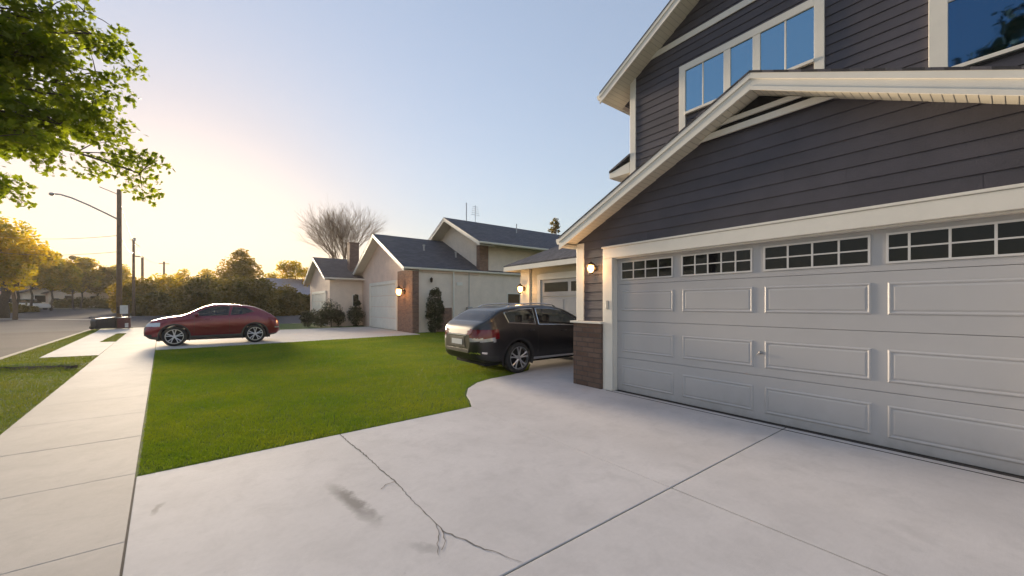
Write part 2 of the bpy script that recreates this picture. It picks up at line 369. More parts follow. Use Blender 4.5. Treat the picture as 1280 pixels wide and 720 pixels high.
struct(MB().box(-.3, 6.4, -4, 5.0, -.09, -.03), 'driveway_bed', M['joint'])
# threshold apron groove under the big door
struct(MB().box(DX + .002, 6.5, -.42, 4.62, -.1, -.004), 'garage_floor', M['slab'])
struct(MB().box(5.66, 5.675, -.42, 4.62, 0.001, .004).box(5.785, 5.856, -.30, 4.50, .001, .0045), 'threshold_joint', M['joint'])
# neighbour's wide driveway, across the sidewalk, out to the street
wf = MB()
wf.prism([(wr(18.2) + .01, 18.2), (8.5, 19.35), (8.5, 28.6), (3.0, 28.2), (wr(27.5) + .01, 27.5)], -.1, .0, 'z')
wf.prism([(-4.35, 17.65), (wl(17.5) - .01, 17.45), (wl(23.4) - .01, 23.4), (-4.15, 23.5), (-4.62, 30), (wl(30.2) - .01, 30.2), (wl(36) - .01, 36), (-6.3, 36), (-5.85, 32.4), (-5.0, 24)], -.1, .0, 'z')
struct(wf, 'neighbour_driveway', M['walkfar'])
# cracks
def crack(pts, wd, name='crack'):
    P_ = [Vector((*p, 0)) for p in pts]; out = [P_[0]]
    for a, b in zip(P_[:-1], P_[1:]):
        n = max(2, int((b - a).length / .035)); d = (b - a).normalized(); q = Vector((-d.y, d.x, 0))
        for i in range(1, n + 1): out.append(a.lerp(b, i / n) + q * random.uniform(-.008, .008) * (i < n))
    v = []; 
    for i, p in enumerate(out):
        d = (out[min(i+1, len(out)-1)] - out[max(i-1, 0)]).normalized(); q = Vector((-d.y, d.x, 0)); h = wd * random.uniform(.5, 1.3) * (1 - .6 * i / len(out)) / 2
        v += [(p.x - q.x*h, p.y - q.y*h, .003), (p.x + q.x*h, p.y + q.y*h, .003)]
    struct(MB().add(v, [(2*i, 2*i+2, 2*i+3, 2*i+1) for i in range(len(out)-1)]), name, M['crack'])
def pg(px, py):
    t = CAMH * 480 / (py - 381); r = (px - 640) / 480; return (t * (.798*r + .603), t * (.798 - .603*r))
crack([pg(*p) for p in [(425,543),(440,556),(460,572),(478,589),(494,602),(510,620),(530,640),(545,655),(553,664),(557,676),(552,688)]], .015)
crack([pg(*p) for p in [(553,664),(575,673),(600,684),(630,695),(652,703)]], .010)
crack([pg(*p) for p in [(545,655),(549,668),(546,680),(548,695)]], .007)
crack([pg(*p) for p in [(494,602),(482,606),(476,612)]], .01)
# ---- grass blades
def grass(name, polys, dens, base, label, mt, hmul=1.0, hole=None):
    def inside(x, y, poly):
        c = np.zeros(len(x), bool); n = len(poly)
        for i in range(n):
            x1, y1 = poly[i]; x2, y2 = poly[(i+1) % n]
            k = ((y1 > y) != (y2 > y)) & (x < (x2-x1) * (y-y1) / ((y2-y1) if y2 != y1 else 1e-9) + x1); c ^= k
        return c
    PX = []; 
    for poly in polys:
        a = np.array(poly); lo, hi = a.min(0), a.max(0); A = (hi-lo).prod(); n = int(A * dens)
        p = rng.uniform(lo, hi, (n, 2)); p = p[inside(p[:, 0], p[:, 1], poly)]
        t = np.maximum(3.2, p[:, 0] * .603 + p[:, 1] * .798)
        p = p[rng.random(len(p)) < np.minimum(1, (4.2 / t) ** 1.25)]; PX.append(p)
    p = np.vstack(PX); n = len(p); t = np.maximum(3.2, p[:, 0] * .603 + p[:, 1] * .798)
    h = (.020 + .018 * rng.random(n)) * hmul; wd = .0023 * (t / 4.2) ** .8; a = rng.uniform(0, 2*np.pi, n); b = rng.uniform(0, 2*np.pi, n); ln = h * rng.uniform(.1, .9, n)
    z0 = np.full(n, base, float)
    if hole is not None: z0 = z0 + hole(p[:, 0], p[:, 1])
    c, s = np.cos(a) * wd, np.sin(a) * wd; lx, ly = np.cos(b) * ln, np.sin(b) * ln
    V = np.empty((n, 4, 3)); V[:, 0] = np.stack([p[:, 0]-c, p[:, 1]-s, z0], 1); V[:, 1] = np.stack([p[:, 0]+c, p[:, 1]+s, z0], 1)
    V[:, 2] = np.stack([p[:, 0]+c*.7+lx*.45, p[:, 1]+s*.7+ly*.45, z0+h*.6], 1); V[:, 3] = np.stack([p[:, 0]+lx, p[:, 1]+ly, z0+h], 1)
    F = np.empty((n, 2, 3), int); i = np.arange(n) * 4
    F[:, 0] = np.stack([i, i+1, i+2], 1); F[:, 1] = np.stack([i, i+2, i+3], 1)
    o = np_mesh(name, V.reshape(-1, 3), F.reshape(-1, 3), mt); o['kind'] = 'stuff'; o['label'] = label; o['category'] = 'grass'
    return o
def grass_mat(name, a, b, c3):
    m, nt, p = nt_new(name); gm = N(nt, 'ShaderNodeNewGeometry'); tc = N(nt, 'ShaderNodeTexCoord').outputs['Object']
    c = mixc(nt, gm.outputs['Random Per Island'], a, b)
    c = mixc(nt, math_(nt, 'MULTIPLY', ramp(nt, noise(nt, tc, .55, 5, .65), .38, .75), .75), c, c3)
    c = mixc(nt, math_(nt, 'MULTIPLY', ramp(nt, noise(nt, tc, 5, 5, .7), .5, .8), .5), c, tuple(x * .55 for x in a))
    nt.links.new(c, p.inputs['Base Color']); p.inputs['Roughness'].default_value = .55; p.inputs['Specular IOR Level'].default_value = .25
    t = N(nt, 'ShaderNodeBsdfTranslucent'); nt.links.new(mixc(nt, 1, c, (1.3, 1.3, .8), 'MULTIPLY'), t.inputs['Color'])
    ms = N(nt, 'ShaderNodeMixShader', Fac=.35); nt.links.new(p.outputs[0], ms.inputs[1]); nt.links.new(t.outputs[0], ms.inputs[2])
    nt.links.new(ms.outputs[0], nt.nodes['Material Output'].inputs['Surface']); return m
M['blade'] = grass_mat('lawn_blades', (.115, .20, .006), (.19, .28, .012), (.34, .34, .02))
M['bladedry'] = grass_mat('verge_blades', (.11, .17, .008), (.17, .20, .012), (.25, .22, .03))
lawn_poly = [(dr(4.93) + .01, 4.93), (3.08, 5.16)] + [(x - .03, y + .03) for x, y in curve[1:]] + [(9.4, 11.9), (13.3, 20.4), (8.6, 20.5), (8.5, 19.3), (wr(18.2) + .02, 18.17)]
grass('lawn_grass', [lawn_poly], 8500, -.014, 'short mown green lawn between the driveways', M['blade'])
def hump(x, y):
    return .10 * np.exp(-((y - 14.9 + .45 * (x + 3.2)) / .75) ** 2) * np.clip((x + 4.9) / .6, 0, 1) * np.clip((-2.84 - x) / .3, 0, 1)
verge = [(edge_x(3) + .17, 3.0), (wl(3) - .005, 3.0), (wl(17.4) - .01, 17.4), (-4.35, 17.6), (-5.0, 24), (-5.85, 32.4), (-6.3, 36), (edge_x(36) + .17, 36)]
tri = [(-4.14, 23.55), (wl(23.5) - .02, 23.45), (wl(30) - .02, 30.0), (-4.6, 29.9)]
grass('verge_grass', [verge, tri], 3600, -.014, 'patchy green and brown grass between the sidewalk and the street', M['bladedry'], 1.1, hump)
# low turf mound beside the sidewalk; a brown strip paints its shadow line
mv = []; NX, NY = 22, 34
for j in range(NY + 1):
    for i in range(NX + 1):
        x = -4.95 + 2.1 * i / NX; y = 12.6 + 4.6 * j / NY; mv.append((x, y, -.02 + float(hump(np.array(x), np.array(y)))))
mo = struct(MB().add(mv, [(j*(NX+1)+i, j*(NX+1)+i+1, (j+1)*(NX+1)+i+1, (j+1)*(NX+1)+i) for j in range(NY) for i in range(NX)]), 'turf_mound', M['turf'], smooth=True)
sl = MB(); v = []
for i in range(25):
    x = -4.25 + 1.38 * i / 24; y = 14.28 - .45 * (x + 3.2) + .06 * math.sin(i * 1.1); wd = .14 * math.sin(math.pi * min(1, max(.06, i / 24))) + .02
    v += [(x, y - wd, .012), (x, y, .045), (x, y + wd * .6, .075)]
sl.add(v, [f for i in range(24) for f in ((3*i, 3*i+3, 3*i+4, 3*i+1), (3*i+1, 3*i+4, 3*i+5, 3*i+2))])
struct(sl, 'shadow_strip', M['shadow_brown'])

# ================================================================= HOUSE BUILDING
def siding(mb, plane, c, lo, hi, z0, z1, ex=.165, skip=None, out=.016, seg=0):
    """lapped boards on a wall at c facing -X ('x') or -Y ('y'); lo(z), hi(z) give the span"""
    z = z0
    while z < z1 - 1e-4:
        zt = min(z + ex, z1); segs = [(lo(z), hi(z), lo(zt), hi(zt))]
        if skip and zt > skip[2] + 1e-3 and z < skip[3] - 1e-3:
            a, b = skip[0], skip[1]; segs = [(lo(z), a, lo(zt), a), (b, hi(z), b, hi(zt))]
        if seg:
            new = []
            for a0, b0, a1, b1 in segs:
                cuts = []; u = max(a0, a1) + random.uniform(.3, 1) * seg
                while u < min(b0, b1) - .25: cuts.append(u); u += seg
                p0, p1 = a0, a1
                for u in cuts: new.append((p0, u - .0015, p1, u - .0015)); p0 = p1 = u + .0015
                new.append((p0, b0, p1, b1))
            segs = new
        for a0, b0, a1, b1 in segs:
            if b0 - a0 < .005: continue
            if b1 < a1: a1 = b1 = (a1 + b1) / 2
            def q(u, d, zz): return (c - d, u, zz) if plane == 'x' else (u, c - d, zz)
            v = [q(a0, out, z), q(b0, out, z), q(b1, .002, zt), q(a1, .002, zt), q(a0, 0, z), q(b0, 0, z)]
            f = [(0, 1, 2, 3), (0, 4, 5, 1)]
            mb.add(v, [tuple(reversed(k)) for k in f] if plane == 'x' else f)
        z = zt
    return mb
def gable_roof(root, x0, x1, xw, yc, zr, hw, m, mroof, th=.028, d=.215, gut=True, sides=(1, -1), hws=None):
    """ridge along X from x0 (street end) to x1; xw is the wall plane behind the overhang"""
    hws = hws or {1: hw, -1: hw}
    rf = MB(); so_ = MB()
    for s in sides:
        h = hws[s]; ye = yc + s * h; ze = zr - m * h
        rf.prism([(yc, zr), (ye, ze), (ye, ze - th), (yc, zr - th)], x0 - .034, x1, 'x')
        so_.prism([(yc, zr - th - d + .03), (ye - s * .03, ze + m * .03 - th - d + .03), (ye - s * .03, ze + m * .03 - th - d + .015), (yc, zr - th - d + .015)], x0 + .012, xw + .3, 'x')
        rb = MB(); rb.prism([(yc + s * .001, zr - th - .001), (ye, ze - th - .001), (ye, ze - th - d), (yc + s * .001, zr - th - d)], x0 - .012, x0 + .012, 'x')
        rb.prism([(yc + s * .001, zr - th - .002), (ye + s * .01, ze - th - .002 - m * .01), (ye + s * .01, ze - th - .075 - m * .01), (yc + s * .001, zr - th - .075)], x0 - .028, x0 - .013, 'x')
        rb.prism([(yc + s * .001, zr - th - d + .045), (ye, ze - th - d + .045), (ye, ze - th - d - .004), (yc + s * .001, zr - th - d - .004)], x0 - .02, x0 - .013, 'x')
        rb.build('rake_board', M['white'], root)
        if gut:
            gb = MB(); gb.prism([(ye - s * .01, ze - th - .001), (ye + s * .1, ze - th - .001), (ye + s * .1, ze - th - .05), (ye + s * .07, ze - th - .11), (ye - s * .01, ze - th - .11)], x0 + .0, x1, 'x'); gb.build('gutter', M['white'], root)
    ro = rf.build('roof', mroof, root); so_.build('soffit', M['soffit'], root)
    return ro
# ---------------------------------------------------------------- OUR HOUSE
H = thing('house', 'dark plum sided two storey house with white trim and big grey garage door', 'house', (5.75, 2.1, 0))
GC, GY0, GY1, GX = 2.1, -1.2, 5.38, 5.75
ZR, MS = 4.60, .47
def gtop(z):
    """half width of the garage gable at height z (under the roof slab)"""
    return (ZR - .10 - z) / MS
glo = lambda z: max(GY0, GC - gtop(z)); ghi = lambda z: min(GY1, GC + gtop(z))
sm = MB(); siding(sm, 'x', GX, glo, ghi, .02, 4.48, .165, skip=(-.57, 4.72, 0, 2.62), seg=3.6); 
siding(sm, 'y', 30, lambda z: 0, lambda z: 0, 0, .01)
sm.build('siding', M['siding'], H)
# core walls: garage box (open at the door), side and back
wb = MB()
wb.box(GX + .003, GX + .2, 4.72, GY1 - .01, 0, 2.5); wb.box(GX + .003, GX + .2, GY0 + .01, -.55, 0, 2.5); wb.box(GX + .003, GX + .2, GY0 + .01, GY1 - .01, 2.62, 2.9)
wb.prism([(GY0 + .02, 2.901), (GY1 - .02, 2.901), (GY1 - .02, 2.95), (GC, 4.42), (GY0 + .02, 2.95)], GX + .003, GX + .2, 'x')
wb.box(GX + .21, 12.5, GY1 - .2, GY1 - .02, 0, 2.9); wb.box(GX + .21, 12.5, GY0 + .02, GY0 + .2, 0, 2.9)
wb.box(7.52, 13.8, -3.85, 5.37, 2.95, 6.9)
wb.box(12.6, 13.8, -3.85, 5.37, 0, 2.94); wb.box(7.52, 7.7, -3.85, -1.25, 0, 2.94)
wb.prism([(-3.85, 6.901), (5.37, 6.901), (.78, 9.45)], 7.52, 13.8, 'x')
wb.build('wall', M['siding'], H)
# inside of garage in case the eye falls on it
sw = MB(); siding(sw, 'y', 5.3, lambda z: 0, lambda z: 0, 0, .01)
s2 = MB()
z = .02
while z < 2.85:      # side wall facing the neighbour (+Y)
    s2.add([(GX, GY1 + .016, z), (12.5, GY1 + .016, z), (12.5, GY1 + .002, z + .165), (GX, GY1 + .002, z + .165), (GX, GY1 - .02, z), (12.5, GY1 - .02, z)], [(3, 2, 1, 0), (0, 1, 5, 4)]); z += .165
s2.build('siding', M['siding'], H)
gable_roof(H, 5.45, 7.49, GX, GC, ZR, 3.52, MS, M['shingle'])
# collar boards in the gable peak
def ghw(z): return (ZR - .235 - z) / MS
for za, zb in ((3.99, 4.075), (4.135, 4.20)):
    MB().prism([(GC - ghw(za), za), (GC + ghw(za), za), (GC + ghw(zb), zb), (GC - ghw(zb), zb)], 5.665, 5.70, 'x').build('gable_board', M['white'], H, bevel=.004)
MB().prism([(GC - ghw(4.0), 4.0), (GC + ghw(4.0), 4.0), (GC, ZR - .24)], 5.712, 5.73, 'x').build('gable_dark_sheet', M['dark'], H)  # flat near-black sheet on the wall behind the collar boards
# eave return at the tip
MB().box(5.47, 12.4, 5.40, 5.60, 2.755, 2.775).build('soffit', M['soffit'], H)
# corner board, trims
def trimbox(name, *b, m='white', bev=.006): return MB().box(*b).build(name, M[m], H, bevel=bev)
trimbox('corner_board', GX - .03, GX - .002, 5.22, 5.41, 1.265, 2.80)
trimbox('corner_board', GX - .002, GX + .12, 5.402, 5.43, 1.265, 2.80)
ft = MB(); ft.box(5.70, 5.74, -.56, 4.72, 2.44, 2.63); ft.box(5.685, 5.735, -.58, 4.745, 2.632, 2.665); ft.build('door_header', M['white'], H, bevel=.006)
for a, b in ((4.505, 4.72), (-.56, -.305)):
    j = MB(); j.box(5.70, 5.742, a, b, 0.002, 2.438); j.build('door_jamb', M['white'], H, bevel=.006)
jb = MB(); jb.box(5.745, 5.93, 4.505, 4.60, .004, 2.5); jb.box(5.745, 5.93, -.40, -.305, .004, 2.5); jb.box(5.745, 5.93, -.304, 4.504, 2.42, 2.5); jb.build('door_frame', M['white'], H)
trimbox('keypad', 5.685, 5.699, 4.585, 4.645, 1.50, 1.66, m='metal', bev=.004)
# brick pier with cap
pr = MB().box(5.655, 5.745, 4.725, 5.43, .0, 1.22).box(5.746, 6.1, 5.40, 5.48, 0, 1.22).build('brick_pier', M['brick'], H)
MB().box(5.615, 5.748, 4.70, 5.49, 1.222, 1.262).box(5.7485, 6.14, 5.40, 5.52, 1.222, 1.262).build('cap', M['white'], pr, bevel=.006)
pr2 = MB().box(5.655, 5.745, -1.25, -.565, .0, 1.22).build('brick_pier', M['brick'], H)
MB().box(5.615, 5.748, -1.29, -.55, 1.222, 1.262).build('cap', M['white'], pr2, bevel=.006)
# garage door : slab sections, raised panels, windows
DXF = 5.85
seams = [0.008, .612, 1.282, 1.952, 2.425]
gd = MB()
for i in range(4): gd.box(DXF, DXF + .045, -.304, 4.504, seams[i] + .002, seams[i+1] - .002)
gdo = gd.build('garage_door', M['door'], H, bevel=.005)
MB().box(DXF + .02, DXF + .04, -.304, 4.504, .0, .007).build('bottom_seal', M['rubber'], gdo)
MB().box(DXF + .046, DXF + .06, -.304, 4.504, .01, 2.42).build('back_panel', M['dark'], gdo)
cols = [(3.39, 4.40), (2.22, 3.24), (1.01, 2.08), (-.18, .88)]
def raised(y0, y1, z0, z1):
    """moulded panel: a sunk groove ring and a raised field"""
    mb = MB(); x = DXF - .0015
    def ring(i0, d0, i1, d1):
        a = [(x - d0, y0 + i0, z0 + i0), (x - d0, y1 - i0, z0 + i0), (x - d0, y1 - i0, z1 - i0), (x - d0, y0 + i0, z1 - i0)]
        b = [(x - d1, y0 + i1, z0 + i1), (x - d1, y1 - i1, z0 + i1), (x - d1, y1 - i1, z1 - i1), (x - d1, y0 + i1, z1 - i1)]
        mb.add(a + b, [(k, k + 4, (k + 1) % 4 + 4, (k + 1) % 4) for k in range(4)])
    ring(0, 0, .014, .009); ring(.014, .009, .022, .009); ring(.022, .009, .038, .001); ring(.038, .001, .058, .007)
    i = .058; mb.add([(x - .007, y0+i, z0+i), (x - .007, y1-i, z0+i), (x - .007, y1-i, z1-i), (x - .007, y0+i, z1-i)], [(0, 3, 2, 1)])
    return mb
for (y0, y1) in cols:
    for (z0, z1) in ((.115, .475), (.725, 1.09), (1.47, 1.83)):
        raised(y0, y1, z0, z1).build('raised_panel', M['door'], gdo)
for k, (y0, y1) in enumerate(cols):
    z0, z1 = 2.055, 2.345; y0 += .03; y1 -= .01
    n = 5 if k == 1 else 4
    MB().box(DXF - .004, DXF - .001, y0, y1, z0, z1).build('window_pane', M['dglass'], gdo)
    fr = MB(); e = .022
    fr.box(DXF - .016, DXF - .0045, y0 - e, y0, z0 - e, z1 + e); fr.box(DXF - .016, DXF - .0045, y1, y1 + e, z0 - e, z1 + e)
    fr.box(DXF - .016, DXF - .0045, y0, y1, z0 - e, z0); fr.box(DXF - .016, DXF - .0045, y0, y1, z1, z1 + e)
    fr.box(DXF - .013, DXF - .0045, y0, y1, (z0+z1)/2 - .008, (z0+z1)/2 + .008)
    for i in range(1, n):
        yy = y0 + (y1 - y0) * i / n
        if k == 3: yy = y0 + (y1 - y0) * (i / 3.55)
        fr.box(DXF - .0135, DXF - .0045, yy - .010, yy + .010, z0, z1)
    fr.build('window_frame', M['doorlight'], gdo)
hd = MB(); hd.lathe([(.022, 0), (.022, -.012), (.010, -.016), (.008, -.03)], (DXF - .001, 2.13, .93), 'x', 16); hd.tube([(DXF - .03, 2.09, .925), (DXF - .034, 2.13, .93), (DXF - .03, 2.165, .90)], .006, 8)
hd.build('handle', M['metal'], gdo, smooth=True)
# upper storey
UX = 7.5
um = MB(); ulo = lambda z: -3.85 if z < 6.95 else max(-3.85, .8 - (9.35 - z) / .59 ); uhi = lambda z: 5.38 if z < 6.7 else min(5.38, .8 + (9.45 - z) / .59)
siding(um, 'x', UX, ulo, uhi, 2.6, 9.3, .15, seg=3.6); um.build('siding', M['siding'], H)
gable_roof(H, 7.08, 13.9, UX, .8, 9.55, 5.14, .585, M['shingle'], d=.22)
trimbox('corner_board', UX - .03, UX - .002, 5.25, 5.40, 2.9, 6.82)
trimbox('corner_board', UX - .002, UX + .12, 5.38, 5.41, 2.9, 6.6)
trimbox('frieze_board', UX - .04, UX - .017, -3.85, 5.24, 6.92, 7.04)
def upper_window(ya, yb, z0, z1, posts, munt, rails=(), stile=.13, gm='winglass'):
    r = MB(); t = stile
    x0, x1 = UX - .055, UX - .017
    r.box(x0, x1, yb, yb + t, z0 - .55, z1 + t); r.box(x0, x1, ya - t, ya, z0 - .55, z1 + t)
    r.box(x0, x1, ya, yb, z1, z1 + t); r.box(x0 - .02, x1, ya, yb, z0 - .05, z0)
    for p0, p1 in posts: r.box(x0 + .006, x1, p0, p1, z0, z1)
    for zz in rails: r.box(x0 + .01, x1, ya, yb, zz - .03, zz + .03)
    for mm in munt: r.box(x0 + .016, x1, mm - .013, mm + .013, z0, z1)
    wo_ = r.build('window', M['white'], H, bevel=.004)
    MB().box(UX - .028, UX - .018, ya, yb, z0, z1).build('pane', M[gm], wo_)
upper_window(1.96, 4.07, 5.46, 6.30, [(3.21, 3.33), (2.72, 2.84)], [3.72, 2.35])
upper_window(-1.6, .56, 4.62, 6.5, [(-.6, -.5)], [], [5.50], stile=.17, gm='winglass_dark')
# pent roof on the far side of the upper storey
pt = MB(); pt.prism([(5.40, 5.05), (5.98, 4.80), (5.98, 4.75), (5.40, 5.0)], 7.45, 13.5, 'x'); pt.build('pent_roof', M['shingle'], H)
MB().prism([(5.41, 4.86), (5.98, 4.745), (5.98, 4.62), (5.41, 4.62)], 7.47, 13.48, 'x').build('pent_fascia', M['white'], H)
# lit wall lantern (a thing of its own)
def wall_lamp(x, y, z, label, power=6, s=1.0, facing='x'):
    t = thing('wall_lamp', label, 'wall lamp', (x, y, z), 'lit wall lamps beside the garage doors')
    def L(*p): return (x + p[0] * s, y + p[1] * s, z + p[2] * s)
    b = MB(); b.lathe([(.055*s, 0), (.055*s, -.012*s), (.03*s, -.02*s)], L(0, 0, 0), 'x', 16); b.tube([L(-.015, 0, 0), L(-.07, 0, .05), L(-.12, 0, .08)], .009 * s, 8); b.build('bracket', M['bronze'], t, smooth=True)
    c = L(-.12, 0, 0)
    MB().lathe([(.005*s, .13*s), (.02*s, .11*s), (.085*s, .065*s), (.08*s, .055*s)], c, 'z', 6).build('lamp_cap', M['bronze'], t)
    MB().lathe([(.03*s, -.115*s), (.05*s, -.10*s), (.05*s, -.09*s)], c, 'z', 6).build('lamp_base', M['bronze'], t)
    MB().lathe([(.02*s, -.085*s), (.05*s, -.05*s), (.06*s, .0), (.05*s, .045*s), (.02*s, .054*s)], c, 'z', 12).build('bulb', M['bulb'], t, smooth=True)
    cg = MB()
    for k in range(6):
        a = k * math.pi / 3; cg.tube([(c[0] + .05*s*math.cos(a), c[1] + .05*s*math.sin(a), c[2] - .09*s), (c[0] + .082*s*math.cos(a), c[1] + .082*s*math.sin(a), c[2] + .06*s)], .004 * s, 5)
    cg.build('lamp_cage', M['bronze'], t)
    ld = bpy.data.lights.new('lamp_glow', 'POINT'); ld.energy = power; ld.color = (1, .55, .22); ld.shadow_soft_size = .07 * s
    lo_ = bpy.data.objects.new('lamp_glow', ld); COL.objects.link(lo_); lo_.parent = t; lo_.location = (-.2 * s, 0, 0)
    return t
wall_lamp(5.728, 4.93, 2.28, 'lit bronze lantern on the plum wall between corner board and big grey door', 6)

# ---------------------------------------------------------------- NEIGHBOURING HOUSES
def window_flat(root, plane, c, a0, a1, z0, z1, m='dglass', fr=.06, bars=()):
    r = MB()
    def bx(u0, u1, za, zb, d0, d1):
        if plane == 'x': r.box(c - d1, c - d0, u0, u1, za, zb)
        else: r.box(u0, u1, c - d1, c - d0, za, zb)
    bx(a0 - fr, a0, z0 - fr, z1 + fr, .017, .05); bx(a1, a1 + fr, z0 - fr, z1 + fr, .017, .05); bx(a0, a1, z1, z1 + fr, .017, .05); bx(a0, a1, z0 - fr, z0, .017, .05)
    for b in bars: bx(b - .015, b + .015, z0, z1, .017, .04)
    w_ = r.build('window', M['white'], root)
    g_ = MB()
    if plane == 'x': g_.box(c - .03, c - .018, a0, a1, z0, z1)
    else: g_.box(a0, a1, c - .03, c - .018, z0, z1)
    g_.build('pane', M[m], w_); return w_
def far_garage_door(root, c, y0, y1, z1, winrow=None, m='white', nrow=4):
    gd_ = MB(); hh = z1 / nrow
    for i in range(nrow): gd_.box(c - .03, c - .018, y0, y1, i * hh + .012, (i + 1) * hh - .012)
    o = gd_.build('garage_door', M[m], root)
    tr = MB(); tr.box(c - .07, c - .017, y1, y1 + .16, 0, z1 + .2); tr.box(c - .07, c - .017, y0 - .16, y0, 0, z1 + .2); tr.box(c - .08, c - .017, y0, y1, z1, z1 + .22); tr.build('door_frame', M['white'], root)
    if winrow:
        for (a, b, za, zb) in winrow: MB().box(c - .036, c - .031, a, b, za, zb).build('window_pane', M['dglass'], o)
    n = max(2, int((y1 - y0) / 1.2)); ww = (y1 - y0) / n
    for i in range(n):
        for k in range(nrow - (1 if winrow else 0)):
            MB().prism([(y0 + i*ww + .1, k*hh + .1), (y0 + (i+1)*ww - .1, k*hh + .1), (y0 + (i+1)*ww - .1, (k+1)*hh - .1), (y0 + i*ww + .1, (k+1)*hh - .1)], c - .042, c - .031, 'x').build('raised_panel', M[m], o, bevel=.008)
    return o
# House A: tan gable garage block
A = thing('house', 'tan house with gable over a white garage door and brick corner', 'house', (8.6, 25.5, 0), 'neighbouring houses')
ac, azr, am_ = 25.9, 6.30, .475
b = MB(); b.box(8.61, 13.1, 20.61, 31.2, 0, 3.75); b.prism([(20.61, 3.751), (31.2, 3.751), (ac, 6.1)], 8.61, 18, 'x'); b.box(13.11, 18, 20.9, 31.2, 0, 3.75); b.build('wall', M['tan'], A)
s_ = MB(); siding(s_, 'x', 8.6, lambda z: max(20.6, ac - (6.12 - z) / am_), lambda z: min(31.2, ac + (6.12 - z) / am_), 0, 6.05, .2); s_.build('siding', M['tan'], A)
s_ = MB(); siding(s_, 'y', 20.6, lambda z: 8.6, lambda z: 13.1, 0, 3.72, .2); s_.build('siding', M['beige'], A)
gable_roof(A, 8.0, 18, 8.6, ac, azr, 5.45, am_, M['shingle'], d=.22)
far_garage_door(A, 8.6, 23.15, 28.3, 2.9)
MB().box(8.53, 8.578, 20.55, 22.85, 0, 3.6).box(8.5785, 8.9, 20.52, 20.575, 0, 3.6).build('brick_corner', M['redbrick'], A)
MB().box(10.0, 11.0, 20.54, 20.578, 0, 1.4).build('brick_base', M['redbrick'], A)
MB().tube([(11.1, 20.5, 3.65), (11.1, 20.5, .1)], .05, 8).build('downspout', M['white'], A)
MB().box(9.1, 12.9, 20.52, 20.578, 3.45, 3.62).build('frieze_board', M['tan'], A)
wall_lamp(8.5, 21.7, 2.35, 'lit lamp on the red brick corner of the tan house', 26, 2.6)
# dark unlit lantern on the side wall
ul = thing('wall_lantern', 'small dark unlit lantern above the tall shrub', 'wall lamp', (9.62, 20.56, 3.0))
MB().lathe([(.02, .16), (.10, .08), (.09, .07), (.07, -.1), (.02, -.14)], (9.62, 20.42, 3.0), 'z', 8).build('lamp_housing', M['bronze'], ul); MB().tube([(9.62, 20.56, 3.0), (9.62, 20.44, 3.12)], .015, 6).build('bracket', M['bronze'], ul)
for (vx, vy) in ((10.5, 23.4), (12.4, 22.6)):
    vz = azr - am_ * (ac - vy); MB().tube([(vx, vy, vz - .1), (vx, vy, vz + .35)], .06, 8).tube([(vx, vy, vz + .3), (vx, vy, vz + .38)], .09, 8).build('vent_pipe', M['metal'], A)
gm_ = MB().box(12.0, 12.35, 20.36, 20.58, .9, 1.45).build('meter_box', M['metal'], A, bevel=.02); MB().tube([(12.17, 20.45, .9), (12.17, 20.45, .02)], .025, 6).tube([(12.17, 20.5, 1.45), (12.17, 20.5, 3.6)], .02, 6).build('conduit', M['metal'], gm_)
MB().box(11.35, 11.75, 20.55, 20.582, 2.75, 2.95).build('wall_vent', M['white'], A)
# House B: taller cream block behind
B = thing('house', 'tall cream sided house with dark roof rising behind the tan garage', 'house', (13.2, 24, 0), 'neighbouring houses')
bc, bzr, bm = 24.1, 7.65, .485
b = MB(); b.box(13.12, 23.5, 20.62, 27.6, 0, 5.65); b.prism([(20.62, 5.651), (27.6, 5.651), (bc, 7.35)], 13.12, 23.5, 'x'); b.build('wall', M['beige'], B)
s_ = MB(); siding(s_, 'x', 13.11, lambda z: max(20.62, bc - (7.45 - z) / bm), lambda z: min(27.6, bc + (7.45 - z) / bm), 3.0, 7.35, .2)
s_.build('siding', M['beige'], B)
s_ = MB(); siding(s_, 'y', 20.61, lambda z: 13.12, lambda z: 23.5, 0, 5.65, .2); s_.build('siding', M['beige'], B)
gable_roof(B, 12.3, 24.2, 13.11, bc, bzr, 4.6, bm, M['shingle'], d=.24)
MB().box(12.95, 13.6, 20.5, 20.59, 3.7, 5.35).box(12.95, 13.105, 20.5901, 20.9, 3.7, 5.35).build('brick_panel', M['redbrick'], B)
window_flat(B, 'y', 20.61, 15.2, 16.2, 1.2, 2.3)
for (x, y, h) in ((14.2, 24.3, 9.0), (17.5, 22.6, 7.6)):
    MB().tube([(x, y, 6.6), (x, y, h)], .035, 6).build('vent_pipe', M['metal'], B)
an = MB(); an.tube([(14.9, 24.2, 7.3), (14.9, 24.2, 8.9)], .02, 6)
for k in range(5): an.tube([(14.55 + .03*k, 24.2, 8.2 + .15*k), (15.25 - .03*k, 24.2, 8.2 + .15*k)], .012, 5)
an.build('antenna', M['metal'], B)
